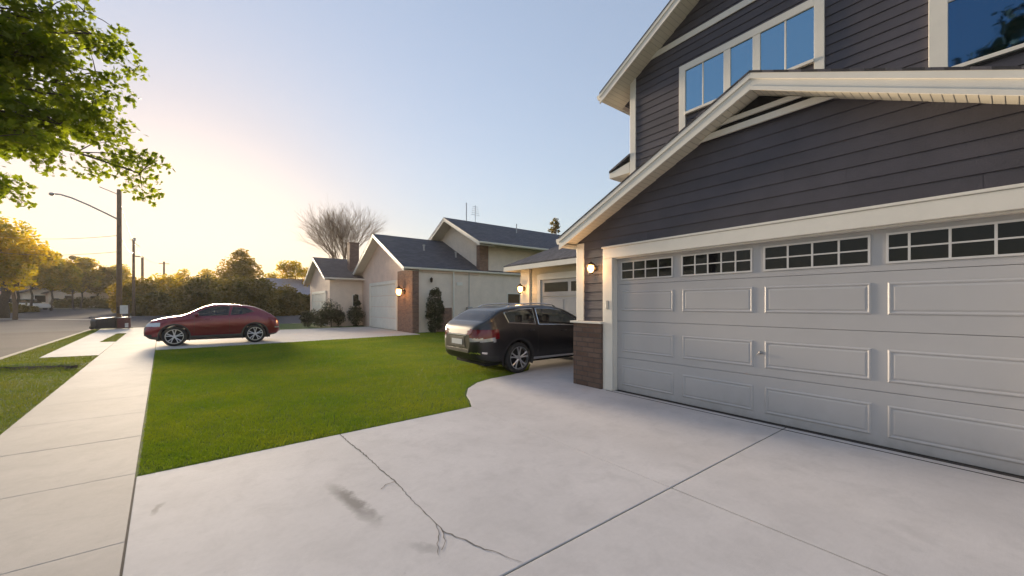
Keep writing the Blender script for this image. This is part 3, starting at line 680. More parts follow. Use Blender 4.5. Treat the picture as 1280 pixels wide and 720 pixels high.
# House C: low garage block behind the dark car
Cc = thing('house', 'low cream garage house with hip roof behind the black car', 'house', (9.5, 9, 0), 'neighbouring houses')
b = MB(); b.box(9.51, 16, 6.3, 11.85, 0, 3.0); b.build('wall', M['cream'], Cc)
s_ = MB(); siding(s_, 'x', 9.5, lambda z: 6.3, lambda z: 11.85, 0, 3.0, .18); s_.build('siding', M['cream'], Cc)
rf = MB(); e = (8.95, 16.5, 5.9, 12.4, 3.12); rz = 4.75; yr = 9.15
v = [(e[0], e[2], e[4]), (e[1], e[2], e[4]), (e[1], e[3], e[4]), (e[0], e[3], e[4]), (12.2, yr, rz), (13.6, yr, rz)] 
v += [(a, b_, c - .05) for a, b_, c in v[:4]]
rf.add(v, [(0, 1, 5, 4), (1, 2, 5), (2, 3, 4, 5), (3, 0, 4), (0, 6, 7, 1), (1, 7, 8, 2), (2, 8, 9, 3), (3, 9, 6, 0), (6, 9, 8, 7)]); rf.build('roof', M['shingle'], Cc)
fb = MB(); fb.box(8.95, 8.98, 5.9, 12.4, 2.9, 3.068); fb.box(8.982, 16.5, 12.37, 12.4, 2.9, 3.068); fb.box(8.982, 16.5, 5.9, 5.93, 2.9, 3.068); fb.build('fascia', M['white'], Cc)
MB().box(8.985, 9.48, 5.94, 12.36, 2.98, 3.0).box(9.481, 16, 11.9, 12.36, 2.98, 3.0).build('soffit', M['soffit'], Cc)
far_garage_door(Cc, 9.5, 6.9, 10.75, 2.5, winrow=[(9.35, 10.55, 2.05, 2.38), (8.0, 9.2, 2.05, 2.38)], m='door')
MB().box(9.40, 9.482, 11.35, 11.88, 0, 2.95).build('corner_board', M['white'], Cc)
wall_lamp(9.395, 11.65, 2.2, 'lit lamp on the cream garage corner behind the black car', 14, 1.6)
# House D: farther front gable
D = thing('house', 'small tan house with brown roof and bushes before its garage door', 'house', (6.3, 34, 0), 'neighbouring houses')
dc, dzr, dm = 34.3, 5.42, .42
b = MB(); b.box(6.31, 12, 30.41, 38.2, 0, 3.6); b.prism([(30.41, 3.601), (38.2, 3.601), (dc, 5.2)], 6.31, 12, 'x'); b.build('wall', M['tan'], D)
s_ = MB(); siding(s_, 'x', 6.3, lambda z: max(30.4, dc - (5.25 - z) / dm), lambda z: min(38.2, dc + (5.25 - z) / dm), 0, 5.2, .2); s_.build('siding', M['tan'], D)
s_ = MB(); siding(s_, 'y', 30.4, lambda z: 6.3, lambda z: 9.2, 0, 3.6, .2); s_.build('siding', M['beige'], D)
gable_roof(D, 5.85, 12, 6.3, dc, dzr, 4.4, dm, M['shinglebrown'], d=.2)
far_garage_door(D, 6.3, 31.7, 36.9, 2.45)
window_flat(D, 'y', 30.4, 7.9, 8.3, 1.5, 2.3)
MB().box(7.9, 8.6, 31.3, 32.0, 3.9, 6.35).box(7.86, 8.64, 31.26, 32.04, 6.351, 6.45).build('chimney', M['redbrick'], D)
# House E: pale roofed low house further down
ex, ey = at(366, 62)
Eh = thing('house', 'low far house with pale lilac roof beyond the hedge', 'house', (ex, ey, 0), 'neighbouring houses')
M['paleroof'] = mat('pale_roof', (.33, .30, .34), .7, var=.1)
q = MB(); q.box(ex - 3.4, ex + 3.4, ey, ey + 8, 0, 3.2); q.build('wall', M['tan'], Eh)
q = MB(); q.prism([(ey - .6, 3.2), (ey + 4, 6.0), (ey + 8.6, 3.2), (ey + 8.6, 3.1), (ey - .6, 3.1)], ex - 4, ex + 4, 'x'); q.build('roof', M['paleroof'], Eh)

# ================================================================= CARS
def interp(tab, x):
    """smooth monotone-ish interpolation of (x, z) pairs sorted by x"""
    if x <= tab[0][0]: return tab[0][1]
    if x >= tab[-1][0]: return tab[-1][1]
    for i in range(len(tab) - 1):
        if tab[i][0] <= x <= tab[i+1][0]:
            x0, y0 = tab[i]; x1, y1 = tab[i+1]; t = (x - x0) / (x1 - x0)
            h = x1 - x0
            s0 = (y1 - tab[i-1][1]) / (x1 - tab[i-1][0]) if i > 0 else (y1 - y0) / h
            s1 = (tab[i+2][1] - y0) / (tab[i+2][0] - x0) if i + 2 < len(tab) else (y1 - y0) / h
            d = (y1 - y0) / h
            lim = lambda s: 0 if s * d <= 0 else math.copysign(min(abs(s), 2.5 * abs(d)), d)
            s0, s1 = lim(s0), lim(s1)
            return (2*t**3 - 3*t**2 + 1) * y0 + (t**3 - 2*t**2 + t) * h * s0 + (-2*t**3 + 3*t**2) * y1 + (t**3 - t**2) * h * s1
def in_poly(x, y, poly):
    c = False; n = len(poly)
    for i in range(n):
        x1, y1 = poly[i]; x2, y2 = poly[(i+1) % n]
        if (y1 > y) != (y2 > y) and x < (x2-x1) * (y-y1) / (y2-y1) + x1: c = not c
    return c
def car(label, loc, rot, c, paint, group, tail=True):
    """c: top, belt, bottom profiles (local x forward), side glass polygons, axles ..."""
    root = thing('parked_car', label, 'car', loc, group, rot)
    x0, x1, W = c['x0'], c['x1'], c['W'] / 2
    nx_ = 230
    u = np.linspace(0, 1, nx_); xs_ = x0 + (x1 - x0) * (0.5 - 0.5 * np.cos(np.pi * u)) * .35 + (x1 - x0) * u * .65
    def halfw(x):
        for xe, rr, kk in ((x0, c.get('rr', .55), c.get('kr', .22)), (x1, c.get('rf', .8), c.get('kf', .34))):
            d = abs(x - xe)
            if d < rr: return W * (1 - kk * (1 - math.sqrt(max(0, 1 - (1 - d / rr) ** 2))))
        return W
    def section(x):
        w_ = halfw(x); zt = interp(c['top'], x); zs = min(interp(c['belt'], x), zt - .035); zb = interp(c['bot'], x)
        if zb > zs - .1: zb = zs - .1
        h = zs - zb; g_ = max(0, zt - zs); wt = w_ * .955 - c.get('tumble', .34) * g_
        K = [(0, zb), (w_ * .78, zb), (w_ * .93, zb + .035), (w_ * .965, zb + h * .16), (w_ * .992, zb + h * .42), (w_, zb + h * .62), (w_ * .992, zb + h * .80), (w_ * .975, zb + h * .93), (w_ * .955, zs),
             (wt + (w_ * .955 - wt) * .45, zs + g_ * .50), (wt + .012, zs + g_ * .80), (wt - .05, zs + g_ * .93), (wt * .72, zs + g_ * .985), (wt * .35, zt - .001), (0, zt)]
        return K
    nsub = [4, 2, 3, 5, 5, 4, 3, 3, 10, 7, 4, 4, 4, 4]
    rings = []
    for x in xs_:
        K = section(float(x)); pts = []
        for i in range(len(K) - 1):
            for j in range(nsub[i]):
                t = j / nsub[i]; p0, p1, p2, p3 = K[max(0, i-1)], K[i], K[i+1], K[min(len(K)-1, i+2)]
                if i in (0, 1): pts.append((p1[0] + (p2[0]-p1[0])*t, p1[1] + (p2[1]-p1[1])*t)); continue
                if i == 2: p0 = p1
                f_ = lambda a, b_, c_, d_: .5 * ((2*b_) + (-a + c_) * t + (2*a - 5*b_ + 4*c_ - d_) * t*t + (-a + 3*b_ - 3*c_ + d_) * t**3)
                pts.append((f_(p0[0], p1[0], p2[0], p3[0]), f_(p0[1], p1[1], p2[1], p3[1])))
        pts.append(K[-1]); rings.append(pts)
    m = len(rings[0]); side_hi = sum(nsub[:8]); glass_hi = sum(nsub[:11]); roof_lo = sum(nsub[:11]) - 1
    def sy(x, z):
        """half width of the side skin at local x, z"""
        i = int(np.argmin(np.abs(xs_ - x))); rg = rings[i]
        for a, b_ in zip(rg[:-1], rg[1:]):
            if a[1] <= z <= b_[1] and a[0] > .3: return a[0] + (b_[0] - a[0]) * (z - a[1]) / max(1e-6, b_[1] - a[1])
        return halfw(x) * .97
    sets = {}
    Rw, Ra = c['rw'], c['rw'] + .055
    verts = []; vid = {}
    def vert(i, j, s):
        y, z = rings[i][j]; x = float(xs_[i])
        if j <= side_hi and y > W * .5:
            for ax in c['axles']:
                d = math.hypot(x - ax, z - Rw)
                if abs(d - Ra) < .014 and d > 1e-6: x = ax + (x - ax) * Ra / d; z = Rw + (z - Rw) * Ra / d
        return (x, s * y, z)
    for i in range(nx_ - 1):
        for j in range(m - 1):
            xm = float(xs_[i] + xs_[i+1]) / 2; ym = (rings[i][j][0] + rings[i+1][j+1][0]) / 2; zm = (rings[i][j][1] + rings[i+1][j][1] + rings[i][j+1][1] + rings[i+1][j+1][1]) / 4
            if j < side_hi and ym > W * .5 and any(math.hypot(xm - ax, zm - Rw) < Ra for ax in c['axles']): continue
            key = 'body'
            zt = interp(c['top'], xm)
            if side_hi <= j < glass_hi:
                for q, pl_ in enumerate(c['glass']):
                    if in_poly(xm, zm, pl_): key = 'side_window%d' % q
            if j >= roof_lo:
                wt = rings[i][roof_lo][0]
                if c['ws'][0] < xm < c['ws'][1] and ym < wt * .97: key = 'windshield'
                if c['rg'][0] < xm < c['rg'][1] and ym < wt * .95: key = 'rear_window'
            if key == 'body':
                for nm, fn in c['zones']:
                    if fn(xm, ym, zm): key = nm; break
            for s in (1, -1):
                k2 = key + ('L' if s > 0 else 'R') if key.startswith('side_window') or key in ('taillight', 'headlight', 'chrome_strip', 'reflector') else key
                st = sets.setdefault(k2, ([], {}, []))
                ids = []
                for (a, b_) in ((i, j), (i+1, j), (i+1, j+1), (i, j+1)):
                    kk = (a, b_, s if 0 < b_ < m - 1 else 0)
                    if kk not in st[1]: st[1][kk] = len(st[0]); st[0].append(vert(a, b_, s))
                    ids.append(st[1][kk])
                st[2].append(tuple(ids) if s < 0 else tuple(reversed(ids)))
    # end caps
    for i in (0, nx_ - 1):
        st = sets['body']; pts = [vert(i, j, 1) for j in range(m)] + [vert(i, j, -1) for j in range(m - 2, 0, -1)]
        n0 = len(st[0]); st[0].extend(pts); f_ = tuple(range(n0, n0 + len(pts))); st[2].append(f_ if i == 0 else tuple(reversed(f_)))
    mats = dict(body=paint, windshield=M['carglass'], rear_window=M['dglass'], cladding=c.get('cladm', M['black']), grille=M['black'], bumper=c.get('bumpm', M['black']), chrome_strip=M['chrome'], plate=M['plate'], reflector=M['silverlens'])
    for k, (v_, _, f_) in sets.items():
        nm = k; mt_ = mats.get(k)
        if k.startswith('side_window'): nm, mt_ = 'side_window', M['carglass']
        if k.startswith('taillight'): nm, mt_ = 'taillight', M['redlens']
        if k.startswith('chrome_strip'): nm, mt_ = 'chrome_strip', M['chrome']
        if k.startswith('reflector'): nm, mt_ = 'reflector', M['silverlens']
        if k == 'bumper_strip': mt_ = M['chrome']
        if k.startswith('headlight'): nm, mt_ = 'headlight', M['silverlens']
        if mt_ is None: mt_ = paint
        o = MB().add(v_, f_).build(nm, mt_, root, smooth=True, own=True)
    # window surrounds : thin dark seals round each side window
    for s in (1, -1):
        for pl_ in c['glass']:
            pts = []
            n = len(pl_)
            for i in range(n):
                a, b_ = pl_[i], pl_[(i+1) % n]
                for t in np.linspace(0, 1, 9)[:-1]:
                    x = a[0] + (b_[0]-a[0]) * t; z = a[1] + (b_[1]-a[1]) * t; pts.append((x, s * (sy(x, z) + .002), z))
            pts.append(pts[0]); MB().tube(pts, .010, 5, False).build('window_seal', c.get('sealm', M['black']), root, own=True)
        # door seams
        for pth in c['seams']:
            pts = [(x, s * (sy(x, z) + .0015), z) for (x0_, z0_), (x1_, z1_) in zip(pth[:-1], pth[1:]) for x, z in [(x0_ + (x1_-x0_)*t, z0_ + (z1_-z0_)*t) for t in np.linspace(0, 1, 8)]]
            MB().tube(pts, .0045, 4, False).build('door_seam', M['black'], root, own=True)
        for (x, z) in c['handles']:
            y = sy(x, z); MB().tube([(x - .09, s * y, z), (x - .07, s * (y + .03), z), (x + .07, s * (y + .03), z + .004), (x + .09, s * y, z + .004)], .012, 6).build('door_handle', c.get('handlem', paint), root, smooth=True, own=True)
        mx, mz = c['mirror']; y = sy(mx, mz)
        mr = MB(); mr.tube([(mx, s * (y - .04), mz), (mx - .01, s * (y + .07), mz + .02)], .025, 6); 
        mr.lathe([(.03, -.11), (.07, -.09), (.085, 0), (.075, .07), (.03, .10)], (mx - .02, s * (y + .16), mz + .07), 'y', 12); mr.build('wing_mirror', paint, root, smooth=True, own=True)
        if c.get('rails'):
            ra, rb_ = c['rails']; pts = []
            for t in np.linspace(0, 1, 12):
                x = ra + (rb_ - ra) * t; i = int(np.argmin(np.abs(xs_ - x))); p = rings[i][sum(nsub[:12])]
                pts.append((x, s * p[0] * 1.12, p[1] + (.035 if 0 < t < 1 else -.02)))
            MB().tube(pts, .014, 6).build('roof_rail', M['chrome'] if c.get('railc') else M['black'], root, smooth=True, own=True)
    # under-body and wheels
    ub = MB(); ub.box(x0 + .35, x1 - .35, -W * .72, W * .72, .2, .62); ub.build('underbody', M['dark'], root, own=True)
    for ax in c['axles']:
        al = MB()
        for s in (1, -1):
            n = 26; vv = []; rr = Ra + .004
            for k in range(n + 1):
                a = math.pi * (-.12 + 1.24 * k / n); X_, Z_ = ax + rr * math.cos(a), Rw + rr * math.sin(a)
                yo = sy(ax + (rr + .02) * math.cos(a), max(.3, Rw + (rr + .02) * math.sin(a)))
                X2, Z2 = ax + (rr + .055) * math.cos(a), Rw + (rr + .055) * math.sin(a)
                vv += [(X_, s * W * .70, Z_), (X_, s * (yo + .006), Z_), (X2, s * (yo + .004), Z2)]
            f_ = []
            for k in range(n): f_ += [(3*k, 3*k+1, 3*k+4, 3*k+3), (3*k+1, 3*k+2, 3*k+5, 3*k+4)]
            MB().add(vv, f_).build('wheel_arch', c.get('cladm', M['black']), root, smooth=True, own=True)
        for s in (1, -1):
            yw = s * (W - .125)
            ty = MB(); ty.lathe([(Rw * .70, .112), (Rw * .80, .118), (Rw * .95, .105), (Rw, .075), (Rw, -.075), (Rw * .95, -.105), (Rw * .80, -.118), (Rw * .70, -.112)], (ax, yw, Rw), 'y', 40, False)
            to = ty.build('tyre', M['rubber'], root, smooth=True, own=True)
            ri = MB(); o_ = s
            ri.lathe([(Rw * .715, .113 * o_), (Rw * .745, .1135 * o_), (Rw * .745, .122 * o_), (Rw * .70, .122 * o_), (Rw * .68, .06 * o_), (Rw * .68, .055 * o_)], (ax, yw, Rw), 'y', 40, False)
            ri.lathe([(.055, .05 * o_), (.06, .105 * o_), (.03, .112 * o_)], (ax, yw, Rw), 'y', 14)
            for k in range(5):
                a = 2 * math.pi * k / 5 + .3
                for da in (-.17, .17):
                    ca, sa = math.cos(a + da), math.sin(a + da); c0, s0 = math.cos(a + da * .3), math.sin(a + da * .3)
                    ri.tube([(ax + .04 * c0, yw + .098 * o_, Rw + .04 * s0), (ax + Rw * .45 * ca, yw + .10 * o_, Rw + Rw * .45 * sa), (ax + Rw * .71 * math.cos(a + da * 1.25), yw + .106 * o_, Rw + Rw * .71 * math.sin(a + da * 1.25))], [.020, .017, .022], 6)
            ri.build('rim', M['rim'], to, smooth=False, own=True)
            MB().lathe([(Rw * .68, .02 * o_), (Rw * .68, .03 * o_)], (ax, yw, Rw), 'y', 24).build('brake_disc', M['dark'], to, own=True)
    # inserts on the blunt ends: number plate, recess, grille, lower bumper
    we0, we1 = halfw(x0), halfw(x1)
    if c.get('rear_plate'):
        pz = c['rear_plate']
        rc_ = MB().prism([(-.36, pz - .11), (.36, pz - .11), (.30, pz + .12), (-.30, pz + .12)], x0 - .006, x0 + .01, 'x').build('plate_recess', M['black'], root, own=True, bevel=.004)
        MB().box(x0 - .013, x0 - .007, -.24, .24, pz - .06, pz + .06).build('plate', M['plate'], rc_, own=True)
        MB().box(x0 - .014, x0 + .01, -.40, .40, pz + .135, pz + .165).build('tailgate_trim', M['chrome'], root, own=True, bevel=.005)
    MB().prism([(-we0 * .93, interp(c['bot'], x0) - .01), (we0 * .93, interp(c['bot'], x0) - .01), (we0 * .9, interp(c['bot'], x0) + .07), (-we0 * .9, interp(c['bot'], x0) + .07)], x0 - .012, x0 + .02, 'x').build('rear_diffuser', M['black'], root, own=True, bevel=.004)
    MB().prism([(-we1 * .8, .40), (we1 * .8, .40), (we1 * .9, .56), (-we1 * .9, .56)], x1 - .02, x1 + .008, 'x').build('grille', M['black'], root, own=True, bevel=.004)
    # seats
    for sx_ in c['seats']:
        for s in (1, -1):
            st_ = MB(); st_.box(sx_, sx_ + .5, s * .18, s * .62, .45, .72); st_.box(sx_ - .08, sx_ + .08, s * .19, s * .60, .72, 1.12); st_.box(sx_ - .08, sx_ + .03, s * .30, s * .49, 1.15, 1.33); st_.build('seat', M['black'], root, bevel=.03, own=True)
    MB().box(x0 + .5, x1 - .9, -W * .8, W * .8, .43, .45).build('floor_pan', M['dark'], root, own=True)
    return root, sy
def paint_mat(name, col, metal=.35, rough=.28):
    m, nt, p = nt_new(name); tc = N(nt, 'ShaderNodeTexCoord').outputs['Object']
    nt.links.new(ramp(nt, noise(nt, tc, 400, 1), .3, .7, (*[x * .85 for x in col], 1), (*[x * 1.15 for x in col], 1)), p.inputs['Base Color'])
    p.inputs['Metallic'].default_value = metal; p.inputs['Roughness'].default_value = rough; p.inputs['Coat Weight'].default_value = .9; p.inputs['Coat Roughness'].default_value = .05
    return m
M['redpaint'] = paint_mat('burgundy_paint', (.17, .006, .022), .45)
M['blackpaint'] = paint_mat('black_grey_paint', (.010, .0095, .012), .0, .35); M['blackpaint'].node_tree.nodes['Principled BSDF'].inputs['Coat Weight'].default_value = .45
M['whitepaint'] = paint_mat('white_car_paint', (.62, .61, .6), .0); M['greypaint'] = paint_mat('grey_car_paint', (.25, .25, .26), .3)
M['rim'] = mat('alloy_rim', (.62, .62, .64), .28, .9, var=.05)
M['redlens'] = mat('red_lens', (.16, .004, .008), .15, var=.1, coat=.5); M['silverlens'] = mat('clear_lens', (.55, .55, .57), .12, .5, var=.15, vs_=30, coat=1)
M['plate'] = mat('number_plate', (.62, .63, .66), .4, var=.03); M['cladgrey'] = mat('grey_cladding', (.045, .045, .05), .55, var=.1)
suv = dict(rear_plate=.74, x0=-2.27, x1=2.25, W=1.84, rw=.355, axles=(-1.15, 1.5), tumble=.34, rr=.5, kr=.40,
    top=[(-2.27, .92), (-2.22, 1.08), (-2.10, 1.18), (-2.0, 1.23), (-1.74, 1.40), (-1.52, 1.50), (-1.0, 1.56), (-.3, 1.585), (.2, 1.55), (.55, 1.47), (1.0, 1.24), (1.32, 1.07), (1.7, 1.0), (2.05, .88), (2.25, .68)],
    belt=[(-2.27, .88), (-2.1, 1.02), (-1.6, 1.12), (-1.2, 1.13), (0, 1.05), (1.1, .97), (1.6, .92), (2.25, .62)],
    bot=[(-2.27, .52), (-2.15, .36), (-1.9, .29), (-1, .25), (1.6, .25), (2.0, .27), (2.25, .38)],
    glass=[[(-1.42, 1.17), (-1.50, 1.40), (-1.0, 1.475), (-.62, 1.49), (-.62, 1.12)], [(-.52, 1.11), (-.52, 1.495), (-.05, 1.49), (.36, 1.43), (.82, 1.20), (.98, 1.06)]],
    ws=(.50, 1.28), rg=(-2.03, -1.66), seams=[[(-.57, 1.05), (-.57, .35)], [(-1.28, 1.1), (-1.2, .82)], [(.62, 1.02), (.66, .35)]], handles=[(-.78, .98), (.28, .94)], mirror=(.85, 1.04), rails=(-1.35, .35), railc=True,
    seats=(-.75, .15), sealm=M['chrome'],
    zones=[('plate', lambda x, y, z: x < -2.1 and y < .26 and .655 < z < .775), ('grille', lambda x, y, z: x < -2.0 and y < .46 and .60 < z < .83), ('taillight', lambda x, y, z: x < -1.72 and .42 < y and .84 < z < 1.03 and x < -1.72), ('reflector', lambda x, y, z: x < -1.8 and y > .42 and .765 < z <= .84),
           ('chrome_strip', lambda x, y, z: -1.0 < x < 1.2 and .285 < z < .325 and y > .8), ('bumper_strip', lambda x, y, z: x < -2.0 and .50 < z < .53), ('cladding', lambda x, y, z: z < .285 or (x < -1.7 and z < .46)),
           ('headlight', lambda x, y, z: x > 1.85 and y > .5 and .62 < z < .80), ('grille', lambda x, y, z: x > 2.1 and y < .55 and .35 < z < .72)])
t_, sy_ = car('black five door hatchback parked half on the lawn by the brick pier', (6.63, 7.88, 0), 0, suv, M['blackpaint'], 'cars on the driveways')
red = dict(rear_plate=.56, x0=-2.15, x1=2.20, W=1.80, rw=.37, axles=(-1.25, 1.31), tumble=.36, rr=.5, kr=.3, rf=.9, kf=.42,
    top=[(-2.15, .70), (-2.1, .92), (-1.95, 1.10), (-1.75, 1.24), (-1.45, 1.42), (-1.1, 1.54), (-.6, 1.60), (-.1, 1.62), (.25, 1.585), (.6, 1.44), (1.03, 1.20), (1.4, 1.13), (1.8, 1.04), (2.08, .90), (2.20, .70)],
    belt=[(-2.15, .66), (-1.9, .98), (-1.5, 1.10), (-1.0, 1.16), (0, 1.12), (.9, 1.07), (1.5, .99), (2.20, .62)],
    bot=[(-2.15, .45), (-2.0, .33), (-1.6, .27), (1.6, .25), (2.0, .28), (2.20, .42)],
    glass=[[(-.78, 1.19), (-1.22, 1.30), (-.95, 1.44), (-.50, 1.50), (-.42, 1.17)], [(-.34, 1.165), (-.40, 1.51), (0, 1.51), (.28, 1.46), (.60, 1.31), (.80, 1.14)]],
    ws=(.26, 1.0), rg=(-1.86, -1.2), seams=[[(-.38, 1.12), (-.38, .34)], [(-1.0, 1.14), (-.86, .8)], [(.72, 1.06), (.74, .34)]], handles=[(-.62, 1.03), (.32, 1.0)], mirror=(.68, 1.12),
    seats=(-.75, .15), cladm=M['cladgrey'],
    zones=[('taillight', lambda x, y, z: x < -1.72 and y > .38 and .94 < z < 1.06), ('plate', lambda x, y, z: x < -2.05 and y < .27 and .6 < z < .72), ('cladding', lambda x, y, z: z < .38), ('headlight', lambda x, y, z: x > 1.72 and y > .45 and .76 < z < .88 + .06 * (2.2 - x)),
           ('grille', lambda x, y, z: x > 1.98 and (y < .62) and .38 < z < .74), ('bumper', lambda x, y, z: x > 1.95 and .28 < z < .46), ('reflector', lambda x, y, z: x < -1.95 and y > .3 and .60 < z < .66)])
car('burgundy crossover parked across the far driveway over the sidewalk', (-.13, 20.27, 0), math.pi, red, M['redpaint'], 'cars on the driveways')

# ================================================================= VEGETATION
def leaf_cloud(C_, Rr, n, size, flat=.6, star=False, shell=.0):
    """C_ (k,3) clump centres, Rr (k,) radii -> vertices and faces of n leaves"""
    k = len(C_); wgt = Rr ** 2; idx = rng.choice(k, n, p=wgt / wgt.sum())
    d = rng.normal(size=(n, 3)); d /= np.linalg.norm(d, axis=1, keepdims=True); rad = rng.random(n) ** (1 / 3) * (1 - shell) + shell * rng.uniform(.8, 1.08, n)
    P_ = C_[idx] + d * (rad * Rr[idx])[:, None] * np.array([1, 1, flat])
    s = size * rng.uniform(.6, 1.35, n)
    a = rng.normal(size=(n, 3)); a[:, 2] *= .6; a /= np.linalg.norm(a, axis=1, keepdims=True)
    b = np.cross(a, rng.normal(size=(n, 3))); b /= np.linalg.norm(b, axis=1, keepdims=True)
    if not star:
        V = np.stack([P_ - a * s[:, None], P_ + b * (s * .55)[:, None], P_ + a * s[:, None], P_ - b * (s * .55)[:, None]], 1)
        return V.reshape(-1, 3), (np.arange(n) * 4)[:, None] + np.arange(4)
    Vs = []; c3 = np.cross(a, b)
    for ang, ln in ((-1.15, .75), (-.5, .95), (0, 1.15), (.5, .95), (1.15, .75)):
        u = a * math.cos(ang) + b * math.sin(ang); v = -a * math.sin(ang) + b * math.cos(ang)
        V = np.stack([P_, P_ + u * (s * ln * .55)[:, None] + v * (s * .2)[:, None] + c3 * (s * .06)[:, None], P_ + u * (s * ln)[:, None], P_ + u * (s * ln * .55)[:, None] - v * (s * .2)[:, None] - c3 * (s * .06)[:, None]], 1); Vs.append(V)
    V = np.stack(Vs, 1).reshape(n, 20, 3)
    F = (np.arange(n) * 20)[:, None, None] + (np.arange(5) * 4)[None, :, None] + np.arange(4)
    return V.reshape(-1, 3), F.reshape(-1, 4)
def wob(p0, p1, n, amp):
    p0, p1 = Vector(p0), Vector(p1); L = (p1 - p0).length
    return [p0.lerp(p1, i / n) + Vector([random.uniform(-1, 1) * amp * L * math.sin(math.pi * i / n) for _ in range(3)]) for i in range(n + 1)]
def tree(name, label, x, y, h, cr, mt, n=4000, leaf=.12, trunk_r=.15, base=None, crown_z=.62, crown_h=.42, clumps=28, clr=.34, bark='bark', group=None, flat=.75, loc_z=None, squash=1.0, cat='tree', shell=.0, star=False, cone=False):
    z0 = gz(x, y) if base is None else base
    t = thing(name, label, cat, (x, y, z0), group)
    cz = z0 + h * crown_z; ch = h * crown_h
    C_ = []; Rr = []
    for i in range(clumps):
        while True:
            p = np.array([random.uniform(-1, 1) for _ in range(3)])
            if .15 < np.linalg.norm(p) < 1: break
        if cone: p[0] *= (1 - p[2]) / 1.6 + .12; p[1] *= (1 - p[2]) / 1.6 + .12
        C_.append((x + p[0] * cr * (1 - clr * .6), y + p[1] * cr * (1 - clr * .6), cz + p[2] * ch * (1 - clr * .5))); Rr.append(cr * clr * random.uniform(.6, 1.25) * ((1.15 - p[2] * .5) if cone else 1))
    C_ = np.array(C_); Rr = np.array(Rr)
    V, F = leaf_cloud(C_, Rr, n, leaf, flat, star, shell); V[:, 2] = np.maximum(V[:, 2], z0 + .02)
    cr_o = np_mesh('crown', V, F, mt, t)
    tb = MB(); top = Vector((x + random.uniform(-.1, .1) * cr, y, cz)); tp = wob((x, y, z0 - .1), top, 6, .03)
    tb.tube(tp, [trunk_r * (1.15 - .8 * i / 6) for i in range(7)], 9)
    for i in random.sample(range(clumps), min(clumps, 14)):
        a = tp[random.choice((3, 4, 5))]; tb.tube(wob(a, tuple(C_[i]), 4, .06), [trunk_r * .38, trunk_r * .3, trunk_r * .2, trunk_r * .13, trunk_r * .06], 5)
    tb.build('trunk', M[bark], t, smooth=True)
    return t
M['leaf_maple'] = leaf_mat('maple_leaves', (.062, .100, .012), (.135, .160, .016), .62)
M['leaf_gold'] = leaf_mat('sunlit_leaves', (.14, .14, .006), (.26, .22, .008), .6, warm=(.40, .24, .01))  # golden sunlight is put into the leaf colour
M['leaf_dark'] = leaf_mat('hedge_leaves', (.045, .046, .006), (.085, .075, .008), .35, warm=(.15, .10, .010))
M['leaf_olive'] = leaf_mat('olive_leaves', (.10, .088, .006), (.19, .14, .008), .5, warm=(.26, .16, .01))
M['leaf_shrub'] = leaf_mat('shrub_leaves', (.022, .032, .014), (.045, .055, .022), .2, warm=(.055, .05, .02))
# near maple: trunk left of the frame, its crown reaches over the verge
def maple():
    tx, ty = -4.35, 7.6
    t = thing('maple_tree', 'big green maple whose boughs overhang the left side of the street', 'tree', (tx, ty, -.02))
    pts = []
    # boughs: sprays of leaves at staggered heights along limbs that radiate from the trunk
    limbs = []
    for (ax, ay, az) in [(-1.75, 8.0, 5.0), (-1.45, 7.9, 4.5), (-1.75, 8.6, 5.6), (-1.7, 7.6, 3.95), (-1.5, 8.7, 4.3), (-2.2, 7.2, 3.5), (-2.1, 9.2, 4.6), (-1.75, 8.9, 3.95), (-2.6, 9.4, 3.3), (-2.0, 7.4, 5.9), (-2.5, 8.3, 6.4),
                         (-3.1, 9.8, 5.5), (-5.6, 9.4, 5.2), (-6.6, 7.5, 5.0), (-5.8, 5.9, 4.8), (-4.3, 5.2, 5.0), (-3.3, 6.2, 5.6), (-4.4, 7.8, 7.3), (-3.0, 6.6, 4.3), (-2.75, 6.6, 5.1), (-1.02, 8.25, 3.62), (-2.9, 9.6, 4.1), (-2.4, 7.9, 4.4), (-2.3, 8.0, 5.3), (-3.6, 9.9, 3.1), (-3.0, 8.6, 2.95), (-1.9, 8.3, 4.75), (-2.0, 8.1, 4.1), (-2.6, 8.8, 5.0), (-2.2, 8.6, 4.9), (-1.6, 8.3, 5.35), (-2.3, 7.6, 4.9), (-2.6, 8.2, 3.7), (-1.4, 8.4, 4.1), (-2.1, 8.4, 3.75), (-1.9, 7.9, 5.5), (-2.4, 9.0, 5.6), (-2.7, 7.6, 5.7), (-1.5, 8.1, 5.5), (-1.9, 7.9, 6.3), (-1.5, 8.3, 5.05), (-1.65, 8.5, 6.0)]:
        limbs.append((ax, ay, az))
    C_ = []; Rr = []; tb = MB()
    trunk = [Vector((tx, ty, -.1)), Vector((tx + .03, ty, 1.0)), Vector((tx - .05, ty + .05, 2.0)), Vector((tx + .02, ty, 3.0)), Vector((tx, ty, 4.2)), Vector((tx, ty + .05, 5.6))]
    tb.tube(trunk, [.24, .18, .165, .15, .11, .05], 12)
    for (ax, ay, az) in limbs:
        s = trunk[4]
        path = wob(s, (ax, ay, az), 6, .045); tb.tube(path, [.06, .05, .04, .03, .02, .013, .006], 6)
        for p in path[2:]:
            for k in range(3):
                q = p + Vector((random.gauss(0, .3), random.gauss(0, .3), random.gauss(.02, .13)))
                C_.append(tuple(q)); Rr.append(random.uniform(.16, .36)); tb.tube([p, p.lerp(q, .5) + Vector((0, 0, .03)), q], [.009, .006, .003], 4, False)
    C_ = np.array(C_); Rr = np.array(Rr); V, F = leaf_cloud(C_, Rr, 34000, .060, .5, True)
    np_mesh('crown', V, F, M['leaf_maple'], t); tb.build('trunk', M['bark'], t, smooth=True)
maple()
